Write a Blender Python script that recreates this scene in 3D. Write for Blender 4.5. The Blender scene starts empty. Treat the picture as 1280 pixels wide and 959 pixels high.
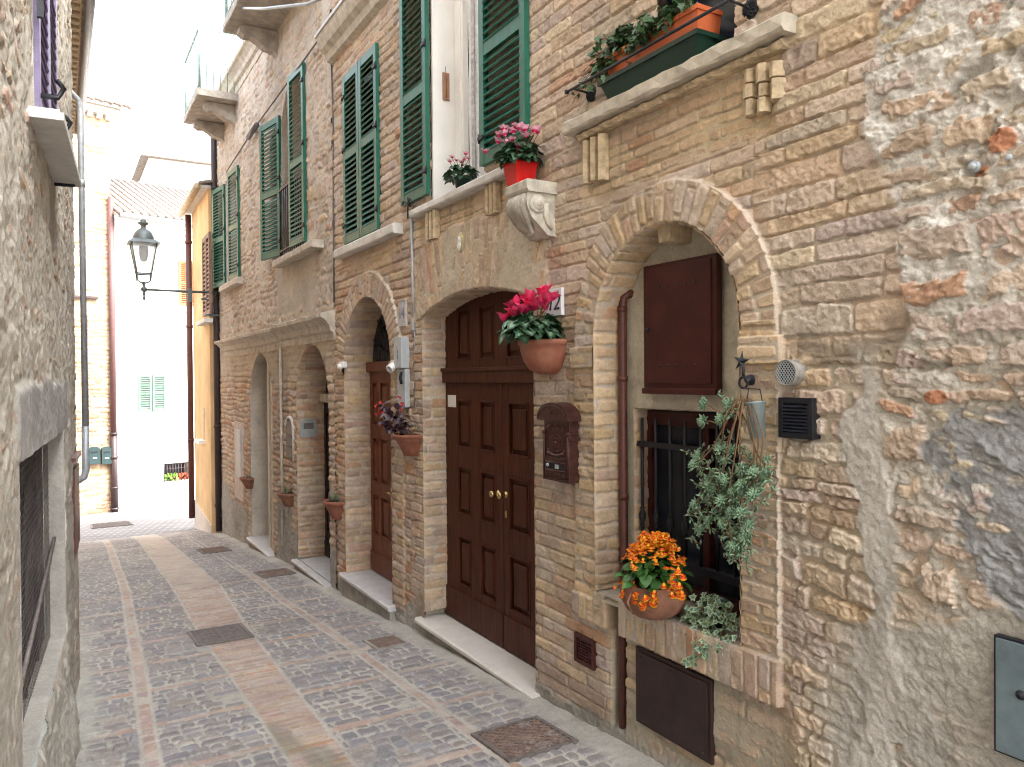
import bpy, bmesh, math, random
import numpy as np
from mathutils import Vector, Matrix
random.seed(7)
sc = bpy.context.scene
R = math.radians
# ------------------------------------------------------------------ camera
F = 960.0; TH = R(30.5); PT = .010; RL = .008; CZ = 1.85
fw = np.array([math.sin(TH)*math.cos(PT), math.cos(TH)*math.cos(PT), -math.sin(PT)])
_rt = np.array([math.cos(TH), -math.sin(TH), 0.]); _up = np.cross(_rt, fw)
rt = _rt*math.cos(RL) - _up*math.sin(RL); up = np.cross(rt, fw)
cam = bpy.data.objects.new('camera', bpy.data.cameras.new('camera'))
sc.collection.objects.link(cam); sc.camera = cam
cam.matrix_world = Matrix(((rt[0], up[0], -fw[0], 0), (rt[1], up[1], -fw[1], 0), (rt[2], up[2], -fw[2], CZ), (0, 0, 0, 1)))
cam.data.sensor_width = 36; cam.data.lens = 27; cam.data.clip_end = 800; cam.data.clip_start = .02
# ------------------------------------------------------------------ light
SUN_EL, SUN_AZ = R(50), R(142)
wd = bpy.data.worlds.new('World'); sc.world = wd; wd.use_nodes = True
nt = wd.node_tree; bg = nt.nodes['Background']
sky = nt.nodes.new('ShaderNodeTexSky'); sky.sky_type = 'NISHITA'; sky.sun_disc = False
sky.sun_elevation = SUN_EL; sky.sun_rotation = SUN_AZ; sky.dust_density = 3; sky.air_density = 1.0
bw = nt.nodes.new('ShaderNodeRGBToBW'); mx = nt.nodes.new('ShaderNodeMixRGB'); mx.inputs[0].default_value = .8
nt.links.new(sky.outputs[0], bw.inputs[0]); nt.links.new(sky.outputs[0], mx.inputs[1]); nt.links.new(bw.outputs[0], mx.inputs[2])
nt.links.new(mx.outputs[0], bg.inputs[0]); bg.inputs[1].default_value = .15
sl = bpy.data.lights.new('sun', 'SUN'); sl.energy = .7; sl.angle = R(14); sl.color = (1, .95, .88)
so = bpy.data.objects.new('sun', sl); sc.collection.objects.link(so)
sd_ = Vector((math.sin(SUN_AZ)*math.cos(SUN_EL), math.cos(SUN_AZ)*math.cos(SUN_EL), math.sin(SUN_EL)))
so.rotation_euler = sd_.to_track_quat('Z', 'Y').to_euler(); so.location = (6, -8, 14)
sc.view_settings.view_transform = 'Standard'; sc.view_settings.look = 'None'; sc.view_settings.gamma = 1
sc.view_settings.use_curve_mapping = False; sc.view_settings.exposure = 3.65
sc.cycles.filter_width = 1.1; sc.cycles.max_bounces = 8; sc.cycles.diffuse_bounces = 5; sc.cycles.transparent_max_bounces = 8

# ------------------------------------------------------------------ pixel -> real plane
WX = 2.465                                     # the right hand facades stand on the plane x = WX
def ray(px, py): return fw + (px-640)/F*rt + (479.5-py)/F*up
C0 = np.array([0, 0, CZ])
def at(px, py, X=WX):
    r = ray(px, py); p = C0 + r*(X/r[0]); return p
def plane(px, py, p0, n):
    r = ray(px, py); p0 = np.array(p0, float); n = np.array(n, float)
    return C0 + r*(((p0-C0)@n)/(r@n))
GY = [-6, 3.2, 4.5, 5.6, 7.6, 8.9, 11.7, 14.2, 16.5, 22, 40, 80]; GZ = [.5, -.04, -.12, -.19, -.35, -.42, -.66, -.88, -1.17, -1.6, -2.6, -4]
def gz(Y): return float(np.interp(Y, GY, GZ))
# ------------------------------------------------------------------ numpy noise
def hsh(i, j, s):
    n = (i.astype(np.int64)*374761393 + j.astype(np.int64)*668265263 + s*98245165) & 0xffffffff
    n = ((n ^ (n >> 13))*1274126177) & 0xffffffff; n = n ^ (n >> 16)
    n = (n*2246822519) & 0xffffffff; n = n ^ (n >> 13)
    return n/4294967296.0
def vn(x, y, s):
    i = np.floor(x); j = np.floor(y); a = x-i; b = y-j
    a = a*a*(3-2*a); b = b*b*(3-2*b); i = i.astype(np.int64); j = j.astype(np.int64)
    return (hsh(i, j, s)*(1-a)+hsh(i+1, j, s)*a)*(1-b)+(hsh(i, j+1, s)*(1-a)+hsh(i+1, j+1, s)*a)*b
def fbm(x, y, s, o=4, g=.5):                    # about -1..1
    t = 0; a = 1; n = 0
    for k in range(o):
        t = t+a*(2*vn(x, y, s+k*17)-1); n += a; a *= g; x = x*2.03+7.1; y = y*2.03+3.7
    return t/n*1.5
def sst(a, b, x): t = np.clip((x-a)/(b-a), 0, 1); return t*t*(3-2*t)
def mixc(a, b, t): return a*(1-t[..., None])+b*t[..., None]
def masonry(u, v, seed, ch, bl, mj, pal, rough=.005, warp=.010, relief=.010, jit=.5, rowvar=.35, wgt=None):
    """bricks laid in rows along u; returns height above the mortar, base colour, inside mask"""
    wu = fbm(u*3.1, v*3.7, seed+1, 3); wv = fbm(u*2.3, v*2.9, seed+2, 3)
    u2 = u+wu*warp; v2 = v+wv*warp
    q = v2/ch+rowvar*(2*vn(v2/ch*.45, v2*0, seed+3)-1)
    row = np.floor(q); fr = q-row; ri = row.astype(np.int64)
    ln = bl*(.75+.5*hsh(ri, ri*0, seed+4))
    c = u2/ln+hsh(ri, ri*0+9, seed+5)*13
    j = np.floor(c).astype(np.int64)
    e0 = j+jit*(hsh(j, ri, seed+6)-.5); j = np.where(c < e0, j-1, j)
    e1 = j+1+jit*(hsh(j+1, ri, seed+6)-.5); j = np.where(c >= e1, j+1, j)
    e0 = j+jit*(hsh(j, ri, seed+6)-.5); e1 = j+1+jit*(hsh(j+1, ri, seed+6)-.5)
    du = np.minimum(c-e0, e1-c)*ln; dv = np.minimum(fr, 1-fr)*ch
    k = ch*.075
    d = -np.log(np.exp(-du/k)+np.exp(-dv/k))*k            # rounded corners
    h1 = hsh(j, ri, seed+7); h2 = hsh(j, ri, seed+8); h3 = hsh(j, ri, seed+9); h4 = hsh(j, ri, seed+10)
    d = d-mj*(.5+.5*h4)+fbm(u*28, v*28, seed+11, 4)*rough
    ins = sst(-.0015, .004, d)
    H = sst(-.0012, .0045+relief*.18, d)*relief*(.65+.7*h1) + (c-e0-.5)*relief*.5*(h2-.5)*ins+(fr-.5)*relief*.6*(h3-.5)*ins
    det = fbm(u*60, v*60, seed+12, 3)
    chip = sst(.25, .8, fbm(u*14, v*14, seed+13, 3))
    H = H+(det*relief*.20-chip*relief*.5)*ins
    pal = np.array(pal); n = len(pal)
    w = np.cumsum(np.ones(n)/n if wgt is None else np.array(wgt)/sum(wgt))
    idx = np.clip(np.searchsorted(w, h3), 0, n-1); col = pal[idx]
    nb = pal[(idx+1) % n]; col = mixc(col, nb, np.clip(h1*.35+fbm(u*9, v*9, seed+14, 2)*.2, 0, .6))
    hue = np.stack([1+.05*(h4-.5), np.ones_like(h4), 1-(.18 if ch != .088 else .08)*(h4-.5)], -1); col = col*hue
    odd = ((h2 > .965) & (h1 > .3)).astype(float)*.75; col = mixc(col, np.ones_like(col)*np.array([.47, .27, .165]), odd*(0 if ch > .3 or pal[0][2] > pal[0][0]*.8 else 1))
    col = col*(1+.24*(h2-.5)*(h2 < .955)+.09*det+.12*fbm(u*18, v*30, seed+15, 2))[..., None]
    return H, np.clip(col, .01, .95), ins
def mortar(u, v, seed, col, amp=.004, sp=7.):
    n = fbm(u*sp, v*sp, seed, 4); d = fbm(u*55, v*55, seed+5, 3)
    m = n*amp+d*amp*.35
    c = np.array(col)*(1+.13*n+.10*d+.10*fbm(u*2, v*2, seed+9, 2))[..., None]
    return m, np.clip(c, .01, .95)
def lay(Hb, cb, M, cm):
    t = sst(-.0012, .0022, Hb-M); return np.maximum(Hb, M)*t+M*(1-t), mixc(cm, cb, t)
def over(H, c, H2, c2, m): return H*(1-m)+H2*m, mixc(c, c2, m)

YEL = [(.52, .39, .225), (.48, .36, .21), (.56, .44, .28), (.46, .33, .21), (.52, .39, .25)]
TAN = [(.50, .39, .265), (.54, .43, .29), (.45, .34, .24), (.48, .36, .26), (.56, .45, .29), (.41, .32, .24), (.50, .335, .225)]
PINK = [(.48, .395, .295), (.52, .435, .33), (.45, .365, .30), (.54, .455, .345), (.42, .345, .285), (.50, .385, .275)]
STONE = [(.49, .42, .31), (.54, .48, .36), (.46, .39, .31), (.49, .40, .32), (.44, .34, .26), (.55, .46, .33)]
REDB = [(.46, .26, .16)]
MORT = (.48, .41, .33); WHITE = (.62, .60, .56); GREYM = (.42, .40, .36)
_ds = lambda P, k=.14: [tuple((c*(1-k)+k*1.04*(.3*p[0]+.6*p[1]+.1*p[2]))*t for c, t in zip(p, (1.045, 1.0, .995))) for p in P]
YEL, TAN, PINK, STONE = _ds(YEL), _ds(TAN), _ds(PINK), _ds(STONE)
def layer(st, m, seed, ch, bl, mj, pal, mc=MORT, amp=.004, lvl=0., off=0., sp=7., u=None, v=None, flat=False, post=None, **k):
    """lay a patch of masonry (or of plain mortar) over the wall where m > 0; st = [Y, Z, H, c]"""
    Y, Z, H, c = st; s = m > 1e-3
    if not s.any(): return
    pick = lambda a: a[s] if isinstance(a, np.ndarray) and a.shape == s.shape else a
    y, z = Y[s], Z[s]; M, cm = mortar(y, z, seed+777, mc, amp, sp); M = M+pick(lvl)
    if flat: H2, c2 = M, cm
    else:
        Hb, cb, _ = masonry(pick(u) if u is not None else y, pick(v) if v is not None else z, seed, ch, bl, mj, pal, **k)
        H2, c2 = lay(Hb, cb, M, cm)
    H2 = H2+pick(off)
    if post == 'max': H2 = np.maximum(H2, H[s]-.004)
    t = m[s]; H[s] = H[s]*(1-t)+H2*t; c[s] = mixc(c[s], c2, t)

# ------------------------------------------------------------------ materials
def nodes(m): return m.node_tree.nodes, m.node_tree.links
def principled(name):
    m = bpy.data.materials.new(name); m.use_nodes = True
    return m, m.node_tree.nodes['Principled BSDF']
def mat(name, col, rough=.6, metal=0., var=.15, scale=12., bump=.2, bscale=60., spec=.5, stretch=None, col2=None, trans=0., coat=0.):
    m, b = principled(name); N, L = nodes(m)
    b.inputs['Roughness'].default_value = rough; b.inputs['Metallic'].default_value = metal
    b.inputs['Specular IOR Level'].default_value = spec
    if coat: b.inputs['Coat Weight'].default_value = coat; b.inputs['Coat Roughness'].default_value = .2
    tc = N.new('ShaderNodeTexCoord'); src = tc.outputs['Object']
    if stretch:
        mp = N.new('ShaderNodeMapping'); mp.inputs['Scale'].default_value = stretch
        L.new(src, mp.inputs[0]); src = mp.outputs[0]
    n = N.new('ShaderNodeTexNoise'); n.inputs['Scale'].default_value = scale; n.inputs['Detail'].default_value = 6; n.inputs['Roughness'].default_value = .65
    L.new(src, n.inputs['Vector'])
    r = N.new('ShaderNodeValToRGB'); L.new(n.outputs[0], r.inputs[0])
    c = np.array(col); d = np.array(col2) if col2 else np.clip(c*(1+var*2), 0, 1)
    r.color_ramp.elements[0].position = .3; r.color_ramp.elements[1].position = .72
    r.color_ramp.elements[0].color = (*np.clip(c*(1-var), 0, 1), 1); r.color_ramp.elements[1].color = (*d, 1)
    L.new(r.outputs[0], b.inputs['Base Color'])
    if bump:
        n2 = N.new('ShaderNodeTexNoise'); n2.inputs['Scale'].default_value = bscale; n2.inputs['Detail'].default_value = 5
        L.new(src, n2.inputs['Vector']); bp = N.new('ShaderNodeBump'); bp.inputs['Strength'].default_value = bump; bp.inputs['Distance'].default_value = .004
        L.new(n2.outputs[0], bp.inputs['Height']); L.new(bp.outputs[0], b.inputs['Normal'])
    if trans: b.inputs['Transmission Weight'].default_value = trans
    return m
def mat_attr(name, rough=.93, bump=.5, dist=.0025, scale=170):
    m, b = principled(name); N, L = nodes(m)
    b.inputs['Roughness'].default_value = rough; b.inputs['Specular IOR Level'].default_value = .25
    a = N.new('ShaderNodeAttribute'); a.attribute_name = 'Col'
    tc = N.new('ShaderNodeTexCoord'); n = N.new('ShaderNodeTexNoise'); n.inputs['Scale'].default_value = scale; n.inputs['Detail'].default_value = 6; n.inputs['Roughness'].default_value = .7
    L.new(tc.outputs['Object'], n.inputs['Vector'])
    mr = N.new('ShaderNodeMapRange'); mr.inputs[3].default_value = .42; mr.inputs[4].default_value = 1.58; L.new(n.outputs[0], mr.inputs[0])
    ml = N.new('ShaderNodeVectorMath'); ml.operation = 'SCALE'; L.new(a.outputs['Color'], ml.inputs[0]); L.new(mr.outputs[0], ml.inputs['Scale'])
    L.new(ml.outputs[0], b.inputs['Base Color'])
    bp = N.new('ShaderNodeBump'); bp.inputs['Strength'].default_value = bump; bp.inputs['Distance'].default_value = dist
    L.new(n.outputs[0], bp.inputs['Height']); L.new(bp.outputs[0], b.inputs['Normal'])
    return m
M_WALL = mat_attr('masonry'); M_PAVE = mat_attr('paving', .82, .5, .002, 120)
M_DOOR = mat('dark walnut door', (.058, .0155, .007), .5, var=.45, scale=5, stretch=(9, 9, .7), bump=.3, bscale=18, spec=.2)
M_DOOR2 = mat('red brown door', (.13, .036, .014), .45, var=.3, scale=5, stretch=(9, 9, .7), bump=.25, bscale=18)
M_DOOR3 = mat('near black door', (.016, .009, .008), .5, spec=.3, var=.3, scale=5, stretch=(9, 9, .7), bump=.2, bscale=18)
M_DOOR4 = mat('grey door', (.16, .13, .12), .6, var=.2, scale=5, stretch=(9, 9, .7), bump=.2, bscale=18)
M_GREEN = mat('green shutter paint', (.008, .105, .066), .42, var=.2, scale=7, bump=.15, bscale=30, stretch=(3, 3, 1))
M_GREEN2 = mat('washed out green railing', (.20, .30, .27), .6, var=.3, scale=9)  # green paled so the colour carries the overexposed light on the railings
M_BROWNM = mat('brown painted metal', (.050, .011, .009), .42, spec=.35, var=.28, scale=5, bump=.2, bscale=90)
M_PIPEB = mat('brown pipe', (.085, .024, .016), .45, var=.2, scale=15, bump=.1)
M_PIPED = mat('dark pipe', (.035, .020, .020), .5, var=.2, scale=15, bump=.1)
M_PIPEG = mat('zinc grey pipe', (.34, .37, .40), .45, .3, var=.15, scale=15, bump=.1)
M_BLACK = mat('black wrought iron', (.016, .017, .022), .5, .3, var=.2, bump=.2)
M_GLASS = mat('dark glass', (.012, .016, .026), .22, var=.3, scale=2, bump=0, spec=.35)
M_MARBLE = mat('white marble', (.66, .63, .58), .42, var=.07, scale=9, bump=.08, bscale=40)
M_MARBLEG = mat('grey stone step', (.50, .50, .50), .5, var=.10, scale=9, bump=.12)
M_CEMENT = mat('grey cement', (.28, .265, .235), .95, var=.25, scale=9, bump=.8, bscale=90)
M_SILL = mat('weathered stone sill', (.46, .42, .35), .9, var=.22, scale=10, bump=.6, bscale=60)
M_SILLW = mat('pale sill', (.60, .585, .55), .8, var=.12, scale=10, bump=.3)
M_CARVE = mat('carved limestone', (.48, .45, .38), .9, var=.25, scale=14, bump=.8, bscale=70)
M_CONSOLE = mat('ochre brick console', (.45, .36, .24), .95, var=.3, scale=22, bump=1.0, bscale=110)
M_TERRA = mat('terracotta', (.29, .075, .038), .8, var=.15, scale=9, bump=.3, bscale=70, col2=(.36, .17, .11))
M_TERRAO = mat('weathered terracotta', (.22, .10, .06), .8, var=.35, scale=9, bump=.4)
M_PLASTO = mat('orange plastic', (.58, .14, .05), .45, var=.08, scale=8, bump=.05)
M_PLASTG = mat('dark green plastic', (.010, .035, .024), .35, var=.1, scale=8, bump=.05)
M_RED = mat('red plastic', (.62, .008, .008), .35, var=.06, bump=0)
M_WHITE = mat('white paint', (.78, .77, .74), .5, var=.05, scale=4, bump=.1)
M_LACE = mat('lace curtain', (.70, .71, .72), .9, var=.12, scale=30, bump=.5, bscale=160)
M_PLAST = mat('cream plaster', (.52, .46, .37), .95, var=.10, scale=7, bump=.7, bscale=70)
M_GREYM = mat('grey metal box', (.40, .44, .46), .5, .1, var=.1, bump=.05)
M_BLUEM = mat('blue grey metal', (.17, .23, .26), .45, .2, var=.25, scale=5, bump=.1)
M_LEAFD = mat('dark cyclamen leaf', (.022, .075, .030), .45, var=.3, scale=40, bump=0, col2=(.07, .16, .085))
M_LEAF = mat('green leaf', (.045, .13, .028), .45, var=.3, scale=30, bump=0)
M_LEAFIVY = mat('ivy leaf', (.035, .085, .028), .45, var=.3, scale=30, bump=0)
M_LEAFVAR = mat('variegated leaf', (.30, .38, .24), .5, var=.15, scale=40, bump=0)
M_LEAFVC = mat('variegated leaf centre', (.07, .16, .10), .5, var=.2, scale=40, bump=0)
M_SUCC = mat('blue green succulent', (.13, .26, .16), .55, var=.3, scale=30, bump=0, col2=(.30, .44, .28))
M_STEM = mat('woody stem', (.16, .095, .045), .8, var=.2, bump=.2)
M_SOIL = mat('soil', (.03, .02, .014), .95, var=.3, bump=.8)
M_PINK = mat('hot pink petal', (.85, .015, .12), .5, var=.12, scale=60, bump=0, col2=(.9, .10, .25))
M_PINKW = mat('pale pink petal', (.82, .42, .55), .5, var=.1, scale=60, bump=0)
M_MAG = mat('magenta petal', (.62, .015, .12), .5, var=.12, scale=60, bump=0)
M_ORR = mat('red orange petal', (.75, .075, .006), .45, var=.1, scale=60, bump=0)
M_ORY = mat('yellow orange petal', (.90, .36, .01), .45, var=.1, scale=60, bump=0)
M_BEG = mat('dark begonia leaf', (.045, .022, .035), .4, var=.3, scale=30, bump=0)
M_BRASS = mat('brass', (.60, .45, .22), .25, 1., var=.1, bump=0)
M_IRON = mat('cast iron', (.15, .13, .12), .7, .2, var=.3, scale=20, bump=.5)
M_RUST = mat('rusty iron', (.19, .135, .11), .8, .1, var=.3, scale=20, bump=.5)
M_YELLOW = mat('yellow render', (.62, .41, .20), .93, var=.16, scale=1.6, bump=.4, bscale=60)
M_PLINTH = mat('pale plinth', (.56, .48, .40), .9, var=.1, scale=5, bump=.3)
M_WHITEW = mat('white render', (.80, .78, .74), .95, var=.04, scale=1.5, bump=.3)
M_ROOF = mat('roof tiles', (.20, .15, .12), .9, var=.4, scale=9, bump=.6, col2=(.33, .27, .23))
M_CONC = mat('concrete balcony', (.33, .30, .26), .95, var=.25, scale=8, bump=.6)
M_WOOD = mat('orange wood', (.40, .15, .05), .5, var=.2, scale=6, stretch=(6, 6, .7), bump=.2)
M_PURPLE = mat('louvre with purple sky fringe', (.17, .13, .24), .35, var=.2, bump=.05)  # purple fringe and glare of the sky put into the louvre colour
M_FROST = mat('lamp glass', (.72, .73, .74), .3, var=.03, bump=0)
M_CABLE = mat('cable', (.10, .10, .11), .6, var=.1, bump=0)

# ------------------------------------------------------------------ objects
def empty(name, loc, label, cat, group=None):
    o = bpy.data.objects.new(name, None); sc.collection.objects.link(o); o.location = loc; o.empty_display_size = .1
    o['label'] = label; o['category'] = cat
    if group: o['group'] = group
    return o
def origin(p):
    v = Vector((0, 0, 0))
    while p is not None: v += Vector(p.location); p = p.parent
    return v
def tag(o, label, cat, group=None):
    o['label'] = label; o['category'] = cat
    if group: o['group'] = group
    return o
class MB:
    def __init__(s): s.v = []; s.f = []; s.mi = []; s.sm = []; s.m = 0; s.smooth = False; s.g = 0; s.gs = []
    def add(s, vs, fs, smooth=None):
        b = len(s.v); s.v += [tuple(map(float, p)) for p in vs]
        for f in fs: s.f.append(tuple(b+i for i in f)); s.mi.append(s.m); s.gs.append(s.g); s.sm.append(s.smooth if smooth is None else smooth)
    def box(s, x0, x1, y0, y1, z0, z1, bev=0.):
        x0, x1 = sorted((x0, x1)); y0, y1 = sorted((y0, y1)); z0, z1 = sorted((z0, z1))
        bev = min(bev, (x1-x0)*.4, (y1-y0)*.4, (z1-z0)*.4)
        if bev <= 0:
            vs = [(x, y, z) for x in (x0, x1) for y in (y0, y1) for z in (z0, z1)]
            s.add(vs, [(0, 1, 3, 2), (4, 6, 7, 5), (0, 4, 5, 1), (2, 3, 7, 6), (0, 2, 6, 4), (1, 5, 7, 3)], False); return
        b = bmesh.new(); bmesh.ops.create_cube(b, size=1)
        for v in b.verts: v.co = Vector((x0+(v.co.x+.5)*(x1-x0), y0+(v.co.y+.5)*(y1-y0), z0+(v.co.z+.5)*(z1-z0)))
        bmesh.ops.bevel(b, geom=b.edges[:], offset=bev, segments=2, affect='EDGES', profile=.6)
        b.verts.index_update(); s.add([v.co for v in b.verts], [[v.index for v in f.verts] for f in b.faces], False); b.free()
    def obox(s, c, ax, ay, az):
        c, ax, ay, az = map(Vector, (c, ax, ay, az))
        vs = [c+ax*i+ay*j+az*k for i in (-1, 1) for j in (-1, 1) for k in (-1, 1)]
        s.add(vs, [(0, 1, 3, 2), (4, 6, 7, 5), (0, 4, 5, 1), (2, 3, 7, 6), (0, 2, 6, 4), (1, 5, 7, 3)], False)
    def tube(s, pts, r, n=8, cap=True):
        pts = [Vector(p) for p in pts]; rs = r if hasattr(r, '__len__') else [r]*len(pts)
        vs = []; fs = []; prev = None
        for i, p in enumerate(pts):
            d = (pts[min(i+1, len(pts)-1)]-pts[max(i-1, 0)]).normalized()
            if prev is None: a = d.orthogonal().normalized()
            else: a = (prev-d*prev.dot(d)); a = a.normalized() if a.length > 1e-6 else d.orthogonal().normalized()
            prev = a; b = d.cross(a)
            for k in range(n): t = 2*math.pi*k/n; vs.append(p+(a*math.cos(t)+b*math.sin(t))*rs[i])
        for i in range(len(pts)-1):
            for k in range(n): fs.append((i*n+k, i*n+(k+1) % n, (i+1)*n+(k+1) % n, (i+1)*n+k))
        if cap: fs.append(tuple(range(n-1, -1, -1))); fs.append(tuple(len(vs)-n+k for k in range(n)))
        s.add(vs, fs, True)
    def lathe(s, c, prof, n=20, axis=(0, 0, 1), a0=0, a1=2*math.pi, sx=1., wob=0.):
        ax = Vector(axis).normalized(); a = Vector((1, 0, 0)) if abs(ax.z) > .9 else Vector((0, 0, 1)).cross(ax).normalized(); b = ax.cross(a); c = Vector(c)
        vs = []; fs = []; full = abs(a1-a0-2*math.pi) < 1e-6; m = n if full else n+1
        for r, h in prof:
            for k in range(m): t = a0+(a1-a0)*k/n; vs.append(c+ax*h+(a*math.cos(t)*sx+b*math.sin(t))*r)
        for i in range(len(prof)-1):
            for k in range(n): fs.append((i*m+k, i*m+(k+1) % m, (i+1)*m+(k+1) % m, (i+1)*m+k))
        s.add(vs, fs, True)
    def prism(s, poly, o, ax, ay, az):          # polygon in the ax/ay plane extruded along az
        o, ax, ay, az = map(Vector, (o, ax, ay, az)); n = len(poly)
        vs = [o+ax*p[0]+ay*p[1] for p in poly]+[o+ax*p[0]+ay*p[1]+az for p in poly]
        s.add(vs, [tuple(range(n)), tuple(range(2*n-1, n-1, -1))]+[(i, (i+1) % n, n+(i+1) % n, n+i) for i in range(n)], False)
    def sphere(s, c, r, n=10, sc3=(1, 1, 1)):
        vs = []; fs = []
        for i in range(n+1):
            t = math.pi*i/n
            for k in range(n): q = 2*math.pi*k/n; vs.append((c[0]+r*sc3[0]*math.sin(t)*math.cos(q), c[1]+r*sc3[1]*math.sin(t)*math.sin(q), c[2]+r*sc3[2]*math.cos(t)))
        for i in range(n):
            for k in range(n): fs.append((i*n+k, i*n+(k+1) % n, (i+1)*n+(k+1) % n, (i+1)*n+k))
        s.add(vs, fs, True)
    def build(s, name, mats, parent=None, label=None):
        me = bpy.data.meshes.new(name); o0 = origin(parent)
        me.from_pydata([(v[0]-o0.x, v[1]-o0.y, v[2]-o0.z) for v in s.v], [], s.f)
        for m in (mats if isinstance(mats, (list, tuple)) else [mats]): me.materials.append(m)
        me.polygons.foreach_set('material_index', s.mi); me.polygons.foreach_set('use_smooth', s.sm); me.update()
        b = bmesh.new(); b.from_mesh(me); bmesh.ops.recalc_face_normals(b, faces=b.faces[:]); b.to_mesh(me); b.free()
        o = bpy.data.objects.new(name, me); sc.collection.objects.link(o); o.parent = parent
        if label: o['label'] = label
        return o
def build_each(mb, name, mats, parent):          # every group of faces becomes a mesh of its own
    out = []
    for g in sorted(set(mb.gs)):
        q = MB(); used = {}
        for f, mi, sm_, gg in zip(mb.f, mb.mi, mb.sm, mb.gs):
            if gg != g: continue
            idx = []
            for i in f:
                if i not in used: used[i] = len(q.v); q.v.append(mb.v[i])
                idx.append(used[i])
            q.f.append(tuple(idx)); q.mi.append(mi); q.sm.append(sm_); q.gs.append(0)
        out.append(q.build(name, mats, parent))
    return out
def grid_chunk(P, col, keep=None):
    n, m = P.shape[:2]; idx = np.arange(n*m).reshape(n, m)
    q = np.stack([idx[:-1, :-1], idx[1:, :-1], idx[1:, 1:], idx[:-1, 1:]], -1).reshape(-1, 4)
    if keep is not None: q = q[keep.reshape(-1)]
    return P.reshape(-1, 3), q, col.reshape(-1, 3)
def build_grids(name, chunks, material, parent=None, kind=None):
    vs = []; qs = []; cs = []; b = 0
    for v, q, c in chunks:
        used = np.zeros(len(v), bool); used[q.reshape(-1)] = True; mp = np.cumsum(used)-1
        vs.append(v[used]); cs.append(c[used]); qs.append(mp[q]+b); b += used.sum()
    v = np.concatenate(vs); q = np.concatenate(qs); c = np.concatenate(cs)
    o0 = np.array(origin(parent)); v = (v-o0).astype(np.float32)
    me = bpy.data.meshes.new(name); me.vertices.add(len(v)); me.vertices.foreach_set('co', v.ravel())
    me.loops.add(len(q)*4); me.loops.foreach_set('vertex_index', q.astype(np.int32).ravel())
    me.polygons.add(len(q)); me.polygons.foreach_set('loop_start', np.arange(0, len(q)*4, 4, dtype=np.int32))
    me.update(calc_edges=True); me.polygons.foreach_set('use_smooth', np.ones(len(q), bool))
    a = me.color_attributes.new('Col', 'FLOAT_COLOR', 'POINT')
    a.data.foreach_set('color', np.concatenate([c, np.ones((len(c), 1))], 1).astype(np.float32).ravel())
    me.materials.append(material); me.validate()
    o = bpy.data.objects.new(name, me); sc.collection.objects.link(o); o.parent = parent
    if kind: o['kind'] = kind
    return o
def sd_arch(Y, Z, yc, r, zs, z0):
    return np.maximum(np.where(Z > zs, np.hypot(Y-yc, Z-zs)-r, np.abs(Y-yc)-r), z0-Z)
def sd_rect(Y, Z, y0, y1, z0, z1): return np.maximum(np.abs(Y-(y0+y1)/2)-(y1-y0)/2, np.abs(Z-(z0+z1)/2)-(z1-z0)/2)
def sd_seg(Y, Z, yc, hw, cz, Rr): return np.maximum(np.abs(Y-yc)-hw, np.where(Z > cz, np.hypot(Y-yc, Z-cz)-Rr, -1))
def wall_grid(ys, zs, fn, sdf=None, X=WX):
    Y, Z = np.meshgrid(ys, zs, indexing='ij'); keep = None
    if sdf is not None:
        s = sdf(Y, Z); e = 1e-3
        gy = (sdf(Y+e, Z)-s)/e; g2 = (sdf(Y, Z+e)-s)/e
        dy = np.gradient(ys)[:, None]; dz = np.gradient(zs)[None, :]
        cell = np.abs(gy)*dy+np.abs(g2)*dz
        sm = (s[:-1, :-1]+s[1:, :-1]+s[1:, 1:]+s[:-1, 1:])/4; keep = sm > 0
        k = np.abs(s) < .62*cell
        Y = np.where(k, Y-s*gy, Y); Z = np.where(k, Z-s*g2, Z)
    H, c = fn(Y, Z)
    return grid_chunk(np.stack([X-H, Y, Z], -1), c, keep)
def reveal(path, x0, x1, seed, pal=YEL, ch=.073, bl=.14, inward=1, mort=MORT, res=.009, lvl=0., relief=.008, plain=False):
    """the inside of an opening: path of (Y, Z) points swept from x0 back to x1"""
    p = np.array(path, float); seg = np.hypot(*np.diff(p, axis=0).T); s = np.r_[0, np.cumsum(seg)]
    S = np.linspace(0, s[-1], max(3, int(s[-1]/res))); D = np.linspace(0, x1-x0, max(3, int((x1-x0)/res)))
    y = np.interp(S, s, p[:, 0]); z = np.interp(S, s, p[:, 1])
    ty = np.gradient(y); tz = np.gradient(z); l = np.hypot(ty, tz); ny = -tz/l*inward; nz = ty/l*inward
    SS, DD = np.meshgrid(S, D, indexing='ij')
    M, cm = mortar(DD, SS, seed+40, mort, .003); M = M+lvl
    if plain: H, c = M, cm
    else:
        Hb, cb, _ = masonry(DD, SS, seed, ch, bl, .009, pal, relief=relief, warp=.005); H, c = lay(Hb, cb, M, cm)
    H = (np.maximum(H, -.001)+.004)*sst(0, .008, DD)
    P = np.stack([x0+DD, y[:, None]+ny[:, None]*H, z[:, None]+nz[:, None]*H], -1)
    return grid_chunk(P, c)
def arch_path(yc, r, zs, z0, n=24):
    a = [(yc+r, z0), (yc+r, zs)]+[(yc+r*math.cos(t), zs+r*math.sin(t)) for t in np.linspace(0, math.pi, n)[1:-1]]+[(yc-r, zs), (yc-r, z0)]
    return a
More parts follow.
